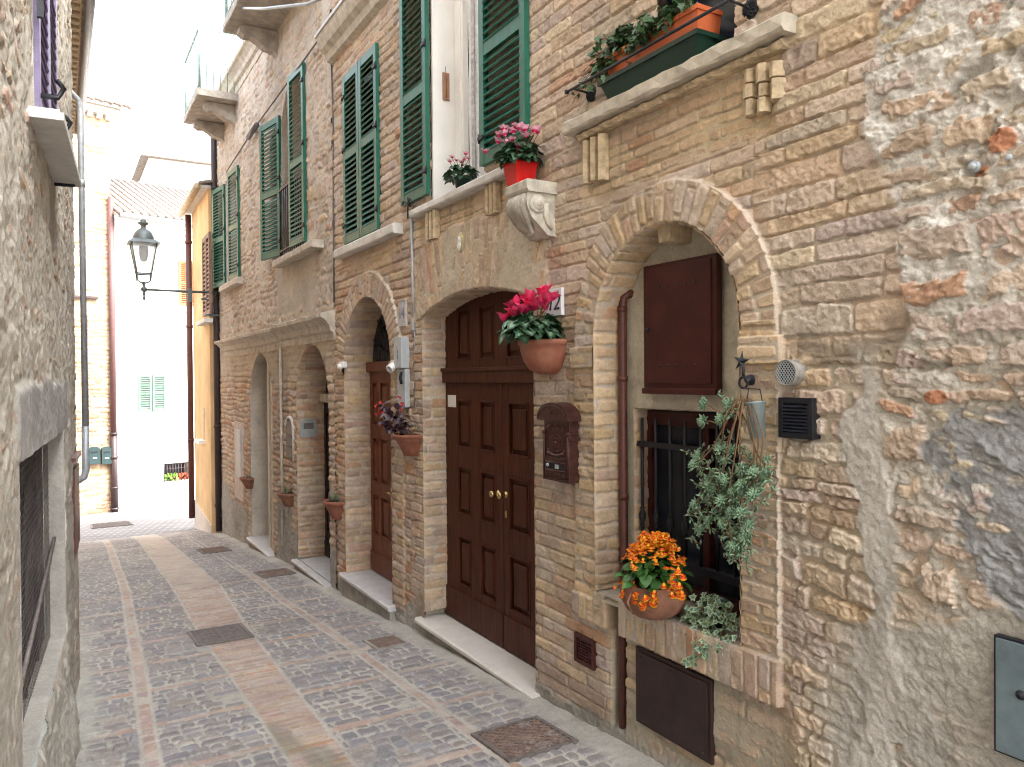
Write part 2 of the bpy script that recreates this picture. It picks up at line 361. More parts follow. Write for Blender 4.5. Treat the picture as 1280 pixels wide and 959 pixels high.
# ================================================================== near house: masonry
AW = dict(yc=2.775, r=.505, zs=2.065, z0=.71)       # arched window
DR = dict(yc=4.73, hw=.82, cz=-.23, Rr=2.68)        # main door, segmental arch
def sdB(Y, Z):
    return np.minimum.reduce([sd_arch(Y, Z, **AW), sd_seg(Y, Z, **DR), sd_rect(Y, Z, 4.51, 5.36, 3.17, 5.4), sd_rect(Y, Z, 2.30, 2.78, 3.24, 5.2)])
def fnB(Y, Z):
    n1 = fbm(Y*1.6, Z*1.6, 301, 4); n2 = fbm(Y*5, Z*5, 302, 4); n3 = fbm(Y*.7, Z*.7, 303, 3); n4 = fbm(Y*16, Z*16, 304, 3)
    st = [Y, Z, np.zeros_like(Y), np.zeros(Y.shape+(3,))]; H, c = st[2], st[3]; one = np.ones_like(Y)
    edge = 1.60+.07*np.sin(Z*5.0)+.08*n1+.04*n2
    # general brickwork, long eroded courses above right, rounded stones low right, rubble far right
    layer(st, one*(Y > 2.0), 11, .070, .27, .004, TAN+PINK[:4], lvl=-.004+.010*sst(.25, .9, n3)+.003*n2+.004*sst(.3, .8, n1), relief=.0105, warp=.006, rough=.004, rowvar=.2)
    m = sst(.10, -.10, Y-2.16-.12*n1-.05*n2)*sst(1.80, 2.05, Z+.1*n2)
    m = np.maximum(m, sst(2.62, 2.9, Z+.08*n2)*sst(4.3, 3.7, Y+.2*n1)*.9)*(Y > edge-.1)
    layer(st, m, 51, .080, .30, .004, PINK+PINK[:4]+TAN[:3]+STONE[:2], (.46, .40, .32), .005, lvl=-.004+.013*sst(.3, .95, n1)+.003*n2, v=Z+.010*np.sin(Y*3), relief=.015, warp=.009, rough=.006, rowvar=.45)
    layer(st, sst(.06, -.06, Y-2.07-.05*n2)*sst(1.95, 1.80, Z+.1*n2), 71, .074, .21, .006, STONE+TAN[:2]+PINK[:2], (.46, .41, .33), .006, lvl=.001+.011*sst(-.1, .7, n1), v=Z-.06*(Y-1.9)*(Z < 1.3), relief=.021, warp=.016, rough=.009, rowvar=.6)
    s = (Y < edge+.03)
    if s.any():
        y, z = Y[s], Z[s]; k1, k2 = n1[s], n2[s]
        Hr, cr, _ = masonry(y+.04*k2, z, 91, .095, .24, .020, PINK+STONE+[(.43, .29, .21)], relief=.022, warp=.035, rough=.014, rowvar=.9)
        Mr, cmr = mortar(y, z, 101, WHITE, .009, 9.); Mr = Mr+.012+.012*k1-.009*sst(.35, .9, np.abs(fbm(y*16, z*16, 105, 4)))+.008*fbm(y*22, z*34, 106, 4)
        t = sst(1.9, 2.3, z+.2*k1)[..., None]; cmr = cmr*(t+(1-t)*np.array([.80, .775, .73])); Hr, cr = lay(Hr, cr, Mr, cmr)
        pit = sst(.6, .9, fbm(y*8+2, z*8, 107, 4)); Hr = Hr-.024*pit; cr = cr*(1-.2*pit)[..., None]
        t = sst(.02, -.015, (Y-edge)[s]); H[s] = H[s]*(1-t)+(Hr+.004)*t; c[s] = mixc(c[s], cr, t)
    # smooth grey beige render low right
    d = (1.12+.35*(1.5-Y)+.10*n1+.05*n2)-Z; m = sst(-.03, .03, d)*sst(1.86, 1.60, Y+.12*n1+.05*n2+.25*(Z-.9)*(Z < .9))
    m = m*(1-.8*sst(.35, .75, fbm(Y*4.2+9, Z*5.5, 117, 4))*sst(1.25, 1.5, Y))
    layer(st, m, 111, 1, 1, 1, None, (.45, .43, .385), .007, lvl=.015+.004*fbm(Y*30, Z*30, 114, 3), sp=5., flat=True)
    m = sst(.03, -.01, np.abs(Y-1.70-.07*n1-.03*n2)-.045-.05*n2-.02*n4)*sst(2.0, 1.8, Z); layer(st, m, 113, 1, 1, 1, None, (.48, .455, .41), .006, lvl=.020, flat=True)
    # dark grey cement patch
    gr = sst(.3, .9, fbm(Y*9+Z*7, Z*26-Y*9, 125, 4))
    m = sst(.0, .035, 1.41-Y+.09*n2+.05*n4)*sst(0, .03, 1.76+.05*n2-Z-(Y-1.25)*.3)*sst(0, .03, Z-1.12-.55*(Y-1.19)-.04*n2)*(1-.95*sst(.5, .62, fbm(Y*7+4, Z*13, 127, 3)))
    layer(st, m, 121, 1, 1, 1, None, (.285, .29, .295), .010, lvl=.016-.010*gr, sp=8., flat=True)
    for (a, b, ry, rz) in ((1.245, 2.545, .05, .045), (1.31, 2.47, .03, .02), (1.44, 1.77, .05, .028)):
        q = np.hypot((Y-a)/ry, (Z-b)/rz)+.25*n2; layer(st, sst(1.05, .85, q), 129, 1, 1, 1, None, (.40, .19, .11), .008, lvl=H+.010, flat=True)
    # ochre smeared bricks under the window sills
    for (a, b, z0, z1) in ((2.1, 3.4, 2.78, 3.2), (4.0, 5.6, 2.93, 3.2)):
        m = sst(a-.03, a+.03, Y+.03*n2)*sst(b+.03, b-.03, Y+.03*n2)*sst(z0-.05, z0+.05, Z+.05*n2)*sst(z1+.01, z1, Z)
        layer(st, m, 131, .062, .30, .007, YEL+TAN[:2], (.47, .39, .27), .003, lvl=.002, off=-.012, relief=.009)
    # soldier course over the main door
    rr = np.hypot(Y-DR['yc'], Z-DR['cz']); an = np.arctan2(Y-DR['yc'], Z-DR['cz'])*2.9
    m = sst(.0, .01, rr-DR['Rr']+.005)*sst(.50, .47, rr-DR['Rr']+.03*n2)*sst(1.02, .99, np.abs(Y-DR['yc']-.02)+.02*n2)*sst(2.2, 2.3, Z)
    layer(st, m, 141, .068, .42, .006, TAN[:5], (.50, .44, .34), .004, lvl=.002+.008*sst(-.3, .5, fbm(Y*3, Z*1.2, 154, 3)), off=.012, u=rr, v=an, relief=.008, jit=.25, rowvar=.25, warp=.004)
    # wall under the arched window
    m = sst(.56, .52, Z)*sst(2.0, 2.1, Y+.04*n2)*sst(3.22, 3.16, Y)
    layer(st, m, 161, .080, .26, .010, TAN+STONE[:2]+YEL[:1], (.45, .40, .31), .006, lvl=.010*sst(-.5, .3, fbm(Y*2+3, Z*2, 168, 3)), off=-.012, relief=.010)
    # pilasters, imposts and ring of the arched window
    dy = np.abs(Y-AW['yc']); r = AW['r']; YP = YEL+TAN[:3]
    layer(st, sst(r+.20, r+.19, dy+.006*n2)*sst(.53, .54, Z)*sst(2.01, 2.0, Z), 171, .0715, .20, .008, YP, MORT, .0025, lvl=.001, off=.020, u=Y+.06*(np.floor(Z/.07) % 2), relief=.008, jit=.1, warp=.005, rowvar=.1)
    rr = np.hypot(Y-AW['yc'], Z-AW['zs']); an = np.arctan2(Z-AW['zs'], Y-AW['yc'])*.60
    layer(st, sst(r+.19, r+.178, rr+.006*n2)*sst(1.98, 2.0, Z), 181, .066, .185, .008, PINK[:4]+TAN+YEL[:2], (.52, .455, .37), .0025, off=.022, u=rr-r+1., v=an, relief=.009, jit=.5, warp=.004, rowvar=.2, rough=.003)
    wl = sst(.012, .004, np.abs(rr-r-.187+.005*n2))*sst(1.98, 2.05, Z)*sst(.15, -.25, Y-AW['yc']); c[:] = mixc(c, np.ones_like(c)*np.array([.60, .52, .43]), wl*.6); H += wl*.003
    wl = sst(.010, .004, np.abs(Y-(AW['yc']-r-.192)+.004*n2))*sst(.7, .8, Z)*sst(2.1, 2.0, Z); c[:] = mixc(c, np.ones_like(c)*np.array([.58, .52, .44]), wl*.7); H += wl*.004
    layer(st, sst(r+.215, r+.208, dy)*sst(1.885, 1.892, Z)*sst(2.005, 1.998, Z), 191, .058, .24, .006, YEL[:3]+TAN[:2], MORT, .002, off=.038, v=Z-1.885+.6*.057, relief=.005, warp=.003, rowvar=0)
    # ledges at the foot of pilasters and the brick on edge sill
    m = sst(2.065, 2.075, Y)*sst(3.50, 3.485, Y)*sst(.525, .532, Z)*sst(.715, .709, Z+sst(3.26, 3.3, Y)*.05)
    layer(st, m, 201, .070, .5, .006, TAN+PINK[3:]+YEL[:2], (.48, .42, .34), .003, lvl=.004*sst(-.2, .5, n2), off=.040, u=Z-.5, v=Y, relief=.006, warp=.004, rowvar=.2, jit=.05)
    sl_ = sst(3.068, 3.075, Y)*sst(3.182, 3.175, Y)*sst(.70, .69, Z+.0*n2); layer(st, sl_, 207, 1, 1, 1, None, (.30, .26, .20), .006, lvl=-.075, flat=True)
    # damp, dirty foot
    gl = np.interp(Y, GY, GZ); f = sst(.45, .0, Z-gl+.15*n2); c *= (1-.28*f*(.6+.4*n1))[..., None]
    layer(st, sst(.10, .03, Z-gl+.05*n2), 211, 1, 1, 1, None, (.34, .32, .28), .010, lvl=.014, flat=True, post='max')
    c *= (1-.15*sst(.2, .8, fbm(Y*1.3+5, Z*.6, 221, 4)))[..., None]
    for (a, b, z1, L) in ((4.05, 5.6, 3.1, .5), (2.05, 3.4, 3.1, .35), (2.1, 3.1, .53, .4)):      # drip stains under the sills
        q = sst(.15, .75, fbm(Y*22, Z*1.2, 225, 3))*sst(z1-L, z1, Z)*(Z < z1)*sst(a, a+.05, Y)*sst(b, b-.05, Y); c *= (1-.28*q)[..., None]
    return H, c
def spaced(segs):
    out = []
    for a, b, s0, s1 in segs:
        x = a
        while x < b-1e-6:
            out.append(x); t = (x-a)/(b-a); x += s0*(1-t)+s1*t
    out.append(segs[-1][1]); return np.array(out)
houseB = empty('brick_house', (2.9, 3.0, 0), 'nearest brick house with the walnut double door, arched window and rough rendered end', 'house')
chB = [wall_grid(spaced([(.95, 2.45, .0028, .0036)]), spaced([(.25, 3.55, .0034, .0034)]), fnB, sdB),
       wall_grid(spaced([(2.44, 5.80, .0040, .0070)]), spaced([(-.35, 4.9, .0052, .0056)]), fnB, sdB),
       wall_grid(spaced([(.95, 2.45, .01, .01)]), spaced([(-.2, .255, .01, .01)]), fnB, sdB),
       wall_grid(spaced([(.95, 2.45, .008, .008)]), spaced([(3.545, 4.9, .01, .01)]), fnB, sdB),
       wall_grid(spaced([(-6., .955, .03, .02)]), spaced([(-.1, 4.9, .02, .02)]), fnB, sdB),
       wall_grid(spaced([(-6., 5.8, .06, .06)]), spaced([(4.89, 8.2, .05, .05)]), fnB, sdB)]
chB.append(reveal(arch_path(AW['yc'], AW['r'], AW['zs'], AW['z0']), WX-.033, 2.66, 401, bl=.30, res=.006))
hp = [(DR['yc']+.82, .0)]; 
for t in np.linspace(math.asin(.82/DR['Rr']), -math.asin(.82/DR['Rr']), 20): hp.append((DR['yc']+DR['Rr']*math.sin(t), DR['cz']+DR['Rr']*math.cos(t)))
hp.append((DR['yc']-.82, .0))
chB.append(reveal(hp, WX-.012, 2.68, 411, pal=TAN+YEL[:1], bl=.26, res=.008, mort=(.50, .45, .37)))
# thickness behind the sill of the arched window
SY, SX = np.meshgrid(spaced([(2.26, 3.29, .006, .006)]), spaced([(WX-.045, 2.80, .006, .006)]), indexing='ij')
Msl, csl = mortar(SX, SY, 421, (.40, .355, .29), .004); chB.append(grid_chunk(np.stack([SX, SY, .706+Msl-.03*sst(WX-.03, WX-.045, SX)], -1), csl))
build_grids('wall', chB, M_WALL, houseB)

# ================================================================== middle house (round arched door)
AC = dict(yc=6.80, r=.62, zs=1.97, z0=-.25)
def sdC(Y, Z): return np.minimum(sd_arch(Y, Z, **AC), sd_rect(Y, Z, 6.43, 7.32, 3.13, 4.78))
def fnC(Y, Z):
    n1 = fbm(Y*1.6, Z*1.6, 501, 4); n2 = fbm(Y*5, Z*5, 502, 4); n3 = fbm(Y*.7, Z*.7, 503, 3)
    st = [Y, Z, np.zeros_like(Y), np.zeros(Y.shape+(3,))]; H, c = st[2], st[3]
    layer(st, np.ones_like(Y)*(Z < 3.4), 511, .076, .26, .006, TAN+PINK[:2]+REDB, MORT, .005, lvl=-.003+.008*sst(.2, .8, n3), relief=.014, warp=.008)
    layer(st, sst(2.9, 3.2, Z+.1*n2), 531, .080, .28, .006, PINK+TAN[:4], (.49, .45, .39), .007, lvl=.008*sst(-.3, .7, n1), relief=.017, warp=.018)
    dy = np.abs(Y-AC['yc']); r = AC['r']; rr = np.hypot(Y-AC['yc'], Z-AC['zs']); an = np.arctan2(Z-AC['zs'], Y-AC['yc'])*.74
    layer(st, sst(r+.25, r+.235, dy+.01*n2)*sst(2.0, 1.98, Z), 551, .073, .22, .009, TAN+YEL[:2]+REDB, MORT, .003, off=.018, relief=.010, warp=.006, jit=.1, rowvar=.1)
    layer(st, sst(r+.24, r+.225, rr+.008*n2)*sst(1.96, 1.98, Z), 561, .066, .23, .008, PINK[:4]+TAN, (.50, .45, .37), .003, off=.022, u=rr-r+1, v=an, relief=.010, warp=.004, jit=.3, rowvar=.2, rough=.003)
    wl = sst(.016, .006, np.abs(rr-r-.235))*sst(1.96, 2.05, Z); c[:] = mixc(c, np.ones_like(c)*np.array([.60, .53, .45]), wl*.8)
    layer(st, sst(r+.26, r+.25, dy)*sst(1.87, 1.88, Z)*sst(1.985, 1.975, Z), 552, .073, .22, .009, TAN+YEL[:2], MORT, .003, off=.042, relief=.008, warp=.006, jit=.1, rowvar=.1)
    m = sst(6.05, 6.09, Y+.03*n2)*sst(7.72, 7.68, Y+.03*n2)*sst(2.86, 2.90, Z+.03*n2)*sst(3.16, 3.13, Z)
    layer(st, m, 571, .062, .28, .006, YEL+TAN[:2], (.48, .41, .30), .003, lvl=.003, off=.006, relief=.008)
    gl = np.interp(Y, GY, GZ); layer(st, sst(.22, .10, Z-gl+.12*n2), 581, 1, 1, 1, None, (.37, .35, .31), .009, lvl=.010, flat=True, post='max')
    c *= (1-.15*sst(.2, .8, fbm(Y*1.3+5, Z*.7, 591, 4)))[..., None]
    return H, c
houseC = empty('brick_house', (2.9, 6.8, -.3), 'middle brick house with closed green shutters above a round arched red brown door', 'house')
chC = [wall_grid(spaced([(5.72, 7.77, .0075, .0095)]), spaced([(-.55, 5.7, .0085, .0095)]), fnC, sdC),
       wall_grid(spaced([(5.72, 7.77, .05, .05)]), spaced([(5.69, 8.0, .05, .05)]), fnC)]
chC.append(reveal(arch_path(AC['yc'], AC['r'], AC['zs'], AC['z0']), WX-.03, 2.74, 601, pal=TAN+YEL[:2], bl=.26, res=.011))
build_grids('wall', chC, M_WALL, houseC)

# ================================================================== far stone house (cornice, two doors)
AD2 = dict(yc=8.61, r=.64, zs=1.58, z0=-.32); AD1 = dict(yc=11.15, r=.69, zs=1.50, z0=-.55)
D2W = dict(yc=9.28, r=.56, zs=4.55, z0=3.42); D1W = (12.45, 13.60, 3.45, 5.15)
def sdD(Y, Z): return np.minimum.reduce([sd_arch(Y, Z, **AD1), sd_arch(Y, Z, **AD2), sd_arch(Y, Z, 9.28, .56, 4.86, 3.42), sd_rect(Y, Z, *D1W)])
def fnD(Y, Z):
    n1 = fbm(Y*1.2, Z*1.2, 701, 4); n2 = fbm(Y*4, Z*4, 702, 4)
    st = [Y, Z, np.zeros_like(Y), np.zeros(Y.shape+(3,))]; H, c = st[2], st[3]
    layer(st, np.ones_like(Y)*(Z < 2.8), 711, .082, .24, .009, TAN+STONE+REDB, MORT, .007, lvl=.012*sst(.0, .8, n1), relief=.020, warp=.022, rough=.01, rowvar=.6)
    layer(st, sst(2.4, 2.6, Z+.1*n2), 731, .09, .2, .014, STONE+PINK+TAN[:2], (.50, .455, .39), .011, lvl=.014, sp=6., relief=.022, warp=.05, rough=.02, rowvar=.8)
    layer(st, sst(1.75, 2.0, Z+.15*n1)*sst(2.6, 2.45, Z)*.85, 745, 1, 1, 1, None, (.49, .43, .34), .005, lvl=.012, flat=True, post='max')
    layer(st, sst(2.62, 2.7, Z)*sst(3.32, 3.25, Z)*sst(8.35, 8.5, Y)*sst(10.2, 10.1, Y)*.8, 751, 1, 1, 1, None, (.46, .42, .35), .005, lvl=.014, flat=True)
    gl = np.interp(Y, GY, GZ); m = sst(-.03, .04, .72+.25*n1+.10*n2-(Z-gl))*sst(.2, .35, np.abs(Y-11.15)-.55)
    layer(st, m, 755, 1, 1, 1, None, (.36, .345, .31), .008, lvl=.020+.006*fbm(Y*40, Z*40, 757, 2), sp=9., flat=True, post='max')
    for a in (AD1, AD2):
        dy = np.abs(Y-a['yc'])
        layer(st, sst(a['r']+.24, a['r']+.2, dy+.04*n2)*sst(1.7, 1.6, Z)*sst(.0, .15, Z-gl-.35*(a is AD2)), 761, .080, .2, .012, TAN+STONE, MORT, .004, off=.010, relief=.016, warp=.01, jit=.3)
    c *= (1-.18*sst(.1, .8, fbm(Y*1.1+5, Z*.6, 771, 4)))[..., None]
    return H, c
houseD = empty('stone_house', (2.9, 11, -.7), 'far stone house with a projecting cornice, two arched doors and two balconies', 'house')
chD = [wall_grid(spaced([(7.76, 14.35, .011, .020)]), spaced([(-1.1, 6.5, .013, .015)]), fnD, sdD),
       wall_grid(spaced([(7.76, 10.9, .05, .05)]), spaced([(6.49, 8.6, .05, .05)]), fnD)]
chD.append(reveal(arch_path(**AD2), WX-.02, 2.80, 801, pal=TAN+YEL[:1]+[(.46, .27, .18)], bl=.26, res=.013, relief=.012))
chD.append(reveal(arch_path(**AD1), WX-.02, 2.80, 811, plain=True, mort=(.50, .455, .38), res=.015))
chD.append(reveal(arch_path(9.28, .56, 4.86, 3.42), WX-.02, 2.80, 821, plain=True, mort=(.50, .45, .38), res=.015))
chD.append(reveal([(13.60, 3.45), (13.60, 5.15), (12.45, 5.15), (12.45, 3.45)], WX-.02, 2.80, 831, plain=True, mort=(.55, .53, .50), res=.02))
build_grids('wall', chD, M_WALL, houseD)

# ================================================================== left house
LA = np.array([-.363, 0.]); LS = .073
def lx(Y): return -.363+LS*Y
LN = np.array([1, -LS, 0])/math.hypot(1, LS)
def sdL(Y, Z): return np.minimum(sd_rect(Y, Z, 3.06, 4.92, .44, 1.575), sd_rect(Y, Z, 3.68, 4.58, 2.91, 4.7))
def fnL(Y, Z):
    n1 = fbm(Y*1.4, Z*1.4, 901, 4); n2 = fbm(Y*5, Z*5, 902, 4); n3 = fbm(Y*.6, Z*.6, 903, 3)
    Hb, cb, _ = masonry(Y+.03*n2, Z, 911, .085, .17, .030, [(.42, .29, .22), (.44, .36, .27), (.36, .27, .20), (.46, .39, .30), (.40, .27, .20)], relief=.014, warp=.035, rough=.02, rowvar=.8)
    M, cm = mortar(Y, Z, 921, (.45, .42, .36), .008, 7.); M = M+.013+.007*n1+.004*fbm(Y*26, Z*26, 925, 3); H, c = lay(Hb, cb, M, cm)
    M, cm = mortar(Y, Z, 931, (.36, .35, .335), .005); m = sst(1.57, 1.575, Z)*sst(1.86, 1.82, Z+.03*n2)*sst(3.0, 3.06, Y)*sst(5.15, 5.1, Y); H, c = over(H, c, M+.028, cm, m)
    M, cm = mortar(Y, Z, 941, (.41, .385, .33), .011); m = sst(4.9, 4.92, Y)*sst(5.55, 5.45, Y+.06*n2)*sst(1.6, 1.57, Z)+.6*sst(3.08, 3.04, Y)*sst(1.75, 1.6, Z+.1*n2); m = np.clip(m, 0, 1); H, c = over(H, c, M+.024, cm, m*.95)
    gl = np.interp(Y, GY, GZ); M, cm = mortar(Y, Z, 951, (.36, .345, .30), .016); m = sst(.60, .45, Z-gl+.06*n2)*sst(4.95, 4.85, Y+.1*n2); H, c = over(H, c, M+.040+.05*sst(.35, .0, Z-gl), cm, m)
    c = c*(1-.22*sst(0, .8, fbm(Y*1.5+5, Z*.5, 961, 4)))[..., None]
    dk = sst(.35, 0, np.abs(Y-4.5+.3*n2))*sst(2.2, 2.6, Z)*sst(2.95, 2.8, Z); c = c*(1-.3*dk)[..., None]
    return H, c
def left_grid(ys, zs, sdf=None):
    v, q, c = wall_grid(ys, zs, fnL, sdf, X=0)
    H = -v[:, 0]; p = np.stack([lx(v[:, 1])+LN[0]*H, v[:, 1]+LN[1]*H, v[:, 2]], -1); return p, q, c
houseL = empty('plastered_house', (-.5, 4.5, -.1), 'left hand house of crumbling grey plaster with a screened cellar opening', 'house')
chL = [left_grid(spaced([(2.1, 6.1, .006, .010)]), spaced([(-.5, 5.2, .0075, .0085)]), sdL), left_grid(spaced([(-6, 2.11, .04, .03)]), spaced([(-.3, 5.2, .04, .04)])), left_grid(spaced([(-6, 6.1, .1, .1)]), spaced([(5.19, 8.8, .1, .1)]))]
def lrev(path, d, seed, **k):
    v, q, c = reveal(path, 0, d, seed, **k); D = v[:, 0]-.02; return np.stack([lx(v[:, 1])-LN[0]*D, v[:, 1]-LN[1]*D, v[:, 2]], -1), q, c
chL.append(lrev([(4.92, .44), (4.92, 1.575), (3.06, 1.575), (3.06, .44), (4.92, .44)], .10, 971, plain=True, mort=(.34, .325, .29)))
chL.append(lrev([(4.58, 2.91), (4.58, 4.7), (3.68, 4.7), (3.68, 2.91)], .10, 975, plain=True, mort=(.42, .40, .36)))
# end wall of the left house, facing the small square
ZZ, XX = np.meshgrid(spaced([(-.6, 8.8, .03, .03)]), spaced([(-.9, lx(6.1)+.012, .03, .03)]), indexing='ij'); Hn, cn = fnL(XX+20, ZZ)
chL.append(grid_chunk(np.stack([XX, 6.1+Hn*.5, ZZ], -1), cn))
build_grids('wall', chL, M_WALL, houseL)

# ================================================================== paving of the alley
def fnP(X, Y):
    n1 = fbm(X*2.2, Y*2.2, 1001, 4); n2 = fbm(X*6, Y*6, 1002, 4); n3 = fbm(X*.8, Y*.5, 1003, 3)
    sandy = (.42, .40, .35)
    Hb, cb, ins = masonry(X, Y, 1011, .088, .108, .009, [(.25, .238, .238), (.285, .262, .250), (.228, .220, .230), (.305, .275, .255), (.26, .250, .255)], relief=.011, warp=.009, rough=.003, rowvar=.3, jit=.6)
    M, cm = mortar(X, Y, 1021, (.415, .395, .355), .0025); M = M+.001+.008*sst(.3, .95, n1); H, c = lay(Hb, cb, M, cm)
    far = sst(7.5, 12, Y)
    def band(m, u, v, seed, ch, bl, pal, mc, lvl=.003):
        nonlocal H, c
        Hx, cx, _ = masonry(u, v, seed, ch, bl, .006, pal, relief=.006, warp=.004, jit=.2, rowvar=.1); Mx, cmx = mortar(X, Y, seed+7, mc, .0018); Mx = Mx+lvl+.003*sst(-.2, .6, n2); Hx, cx = lay(Hx, cx, Mx, cmx)
        H, c = over(H, c, Hx, cx, m)
    BR = [(.39, .295, .25), (.42, .32, .27), (.37, .275, .24), (.43, .345, .29)]
    xl = np.interp(Y, [3, 6, 7, 9, 15], [.965, .975, .99, 1.03, 1.13]); xr = np.interp(Y, [3, 5.4, 6.8, 8.7, 15], [1.215, 1.29, 1.36, 1.48, 1.53])
    cy = (Y-4.13)/.68; k = np.abs(cy-np.round(cy))*.68
    band(sst(.036, .030, k+.003*n2)*sst(2.30, 2.28, X)*sst(9.6, 9.4, Y), Y, X, 1031, .25, .15, BR, (.42, .37, .32))
    band(sst(xl-.008, xl, X)*sst(xr+.008, xr, X), X, Y, 1041, .062, .38, BR+[(.40, .33, .27)], (.44, .385, .33), .0005+.006*sst(7., 10., Y))
    tl = np.interp(Y, [3, 4.26, 6.3, 9.3, 13.1, 15], [.29, .34, .43, .55, .61, .63]); band(sst(tl-.004, tl+.002, X)*sst(tl+.085, tl+.078, X), Y, X, 1051, .25, .13, BR, (.43, .385, .34))
    tr = 1.84+.0*X; band(sst(tr-.004, tr+.002, X)*sst(tr+.075, tr+.068, X)*sst(10, 9.6, Y), Y, X, 1061, .25, .14, BR, (.43, .385, .34))
    # sandy grout strips
    for e in (xl, xr, tl, tl+.082, tr, tr+.072):
        m = sst(.016, .007, np.abs(X-e+.004*n2)); H, c = over(H, c, M+.001, cm*1.05, m*.9)
    M2, cm2 = mortar(X, Y, 1071, (.40, .385, .345), .004); m = sst(2.24, 2.34, X+.05*n2); H, c = over(H, c, M2+.010, cm2, m)
    M3, cm3 = mortar(X, Y, 1081, (.39, .39, .345), .005); m = sst(.20, .04, X-.03*(Y-4)+.06*n1+.03*n2)*sst(9, 6.5, Y); H, c = over(H, c, M3+.008, cm3, m*.85)
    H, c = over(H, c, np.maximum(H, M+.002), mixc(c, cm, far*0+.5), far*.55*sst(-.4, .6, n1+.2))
    c = c*(1-.16*sst(.2, .8, fbm(X*1.1, Y*.9, 1091, 4)))[..., None]
    grn = sst(.35, .7, fbm(X*3, Y*1.2+5, 1095, 3))*sst(xl-.02, xl+.03, X)*sst(xr+.02, xr-.03, X)*sst(6.9, 6.0, Y); c = mixc(c, np.ones_like(c)*np.array([.16, .17, .13]), grn*.55)
    return H, c
def floor_grid(xs, ys, drop=0.):
    X, Y = np.meshgrid(xs, ys, indexing='ij'); H, c = fnP(X, Y); return grid_chunk(np.stack([X, Y, np.interp(Y, GY, GZ)+H-drop], -1), c)
pv = [floor_grid(spaced([(-.25, 2.50, .0085, .0085)]), spaced([(2.9, 8.0, .008, .014)])), floor_grid(spaced([(-.25, 2.50, .012, .012)]), spaced([(7.99, 15.9, .016, .035)])), floor_grid(spaced([(-.9, 2.50, .03, .03)]), spaced([(-6, 2.91, .03, .03)]))]
build_grids('pavement', pv, M_PAVE, None, 'structure')
# cross street and the ground beyond
def strip_sheet(name, xs, ys, drop, material):
    X, Y = np.meshgrid(xs, ys, indexing='ij'); Z = np.interp(Y, GY, GZ)-drop; o = build_grids(name, [grid_chunk(np.stack([X, Y, Z], -1), np.ones(X.shape+(3,))*.3)], material, None, 'structure'); return o
M_ROAD = bpy.data.materials.new('street paving'); M_ROAD.use_nodes = True
def _road():
    N, L = nodes(M_ROAD); b = N['Principled BSDF']; b.inputs['Roughness'].default_value = .85
    tc = N.new('ShaderNodeTexCoord'); mp = N.new('ShaderNodeMapping'); mp.inputs['Rotation'].default_value = (0, 0, R(14)); L.new(tc.outputs['Object'], mp.inputs[0])
    br = N.new('ShaderNodeTexBrick'); br.inputs['Scale'].default_value = 1.7; br.inputs['Color1'].default_value = (.115, .11, .12, 1); br.inputs['Color2'].default_value = (.08, .078, .088, 1); br.inputs['Mortar'].default_value = (.26, .25, .24, 1); br.inputs['Mortar Size'].default_value = .045
    L.new(mp.outputs[0], br.inputs['Vector']); n = N.new('ShaderNodeTexNoise'); n.inputs['Scale'].default_value = 1.3; n.inputs['Detail'].default_value = 8; L.new(tc.outputs['Object'], n.inputs['Vector'])
    m = N.new('ShaderNodeMixRGB'); m.blend_type = 'MULTIPLY'; m.inputs[0].default_value = .6; L.new(br.outputs[0], m.inputs[1]); L.new(n.outputs[0], m.inputs[2]); r = N.new('ShaderNodeGamma'); r.inputs[1].default_value = .8; L.new(m.outputs[0], r.inputs[0]); L.new(r.outputs[0], b.inputs['Base Color'])
    bp = N.new('ShaderNodeBump'); bp.inputs['Strength'].default_value = .5; bp.inputs['Distance'].default_value = .006; L.new(br.outputs[1], bp.inputs['Height']); bp.invert = True; L.new(bp.outputs[0], b.inputs['Normal'])
_road()
strip_sheet('road', np.arange(-14, 22.1, .5), np.arange(15.2, 40.1, .4), .002, M_ROAD)
M_GROUND = mat('bare ground', (.30, .27, .22), .95, var=.2, scale=3, bump=.5)
strip_sheet('ground', np.r_[-300, -60, np.arange(-10, 12.1, 1.), 60, 300], np.r_[-200, np.arange(-6, 40.1, 1.), 80, 300], .06, M_GROUND)
# ================================================================== parts of the right hand houses
def zat(px, py, X=WX): return at(px, py, X)[2]
def part(mb, name, mats, parent, label=None): return mb.build(name, mats, parent, label)
def panel_leaf(y0, y1, z0, z1, X, cols, rows, kick=0., th=.05):
    """panelled leaf: cols = [(ya, yb)], rows = [(za, zb)]; front face at X"""
    m = MB(); ys = sorted(set([y0, y1]+[c for q in cols for c in q])); zs = sorted(set([z0, z1]+[c for q in rows for c in q]))
    inp = lambda y, z: any(a < y < b for a, b in cols) and any(a < z < b for a, b in rows)
    for a, b in zip(ys[:-1], ys[1:]):                          # stiles
        if not any(c[0] < (a+b)/2 < c[1] for c in cols): m.box(X, X+th, a, b, z0, z1, .003)
    for ca, cb in cols:
        for a, b in zip(zs[:-1], zs[1:]):
            if not any(r[0] < (a+b)/2 < r[1] for r in rows): m.box(X+.0015, X+th, ca, cb, a, b, .003)
        for ra, rb in rows:
            m.box(X+.024, X+th-.004, ca, cb, ra, rb)
            for (p0, p1, q0, q1) in ((ca, ca+.014, ra, rb), (cb-.014, cb, ra, rb), (ca, cb, ra, ra+.014), (ca, cb, rb-.014, rb)): m.box(X-.004, X+.02, p0, p1, q0, q1, .004)
            g = .045
            if cb-ca > .12 and rb-ra > .12: m.box(X+.004, X+.03, ca+g, cb-g, ra+g, rb-g, .012)
    if kick: m.box(X-.012, X+.01, y0+.006, y1-.006, z0+.01, z0+kick, .004)
    return m
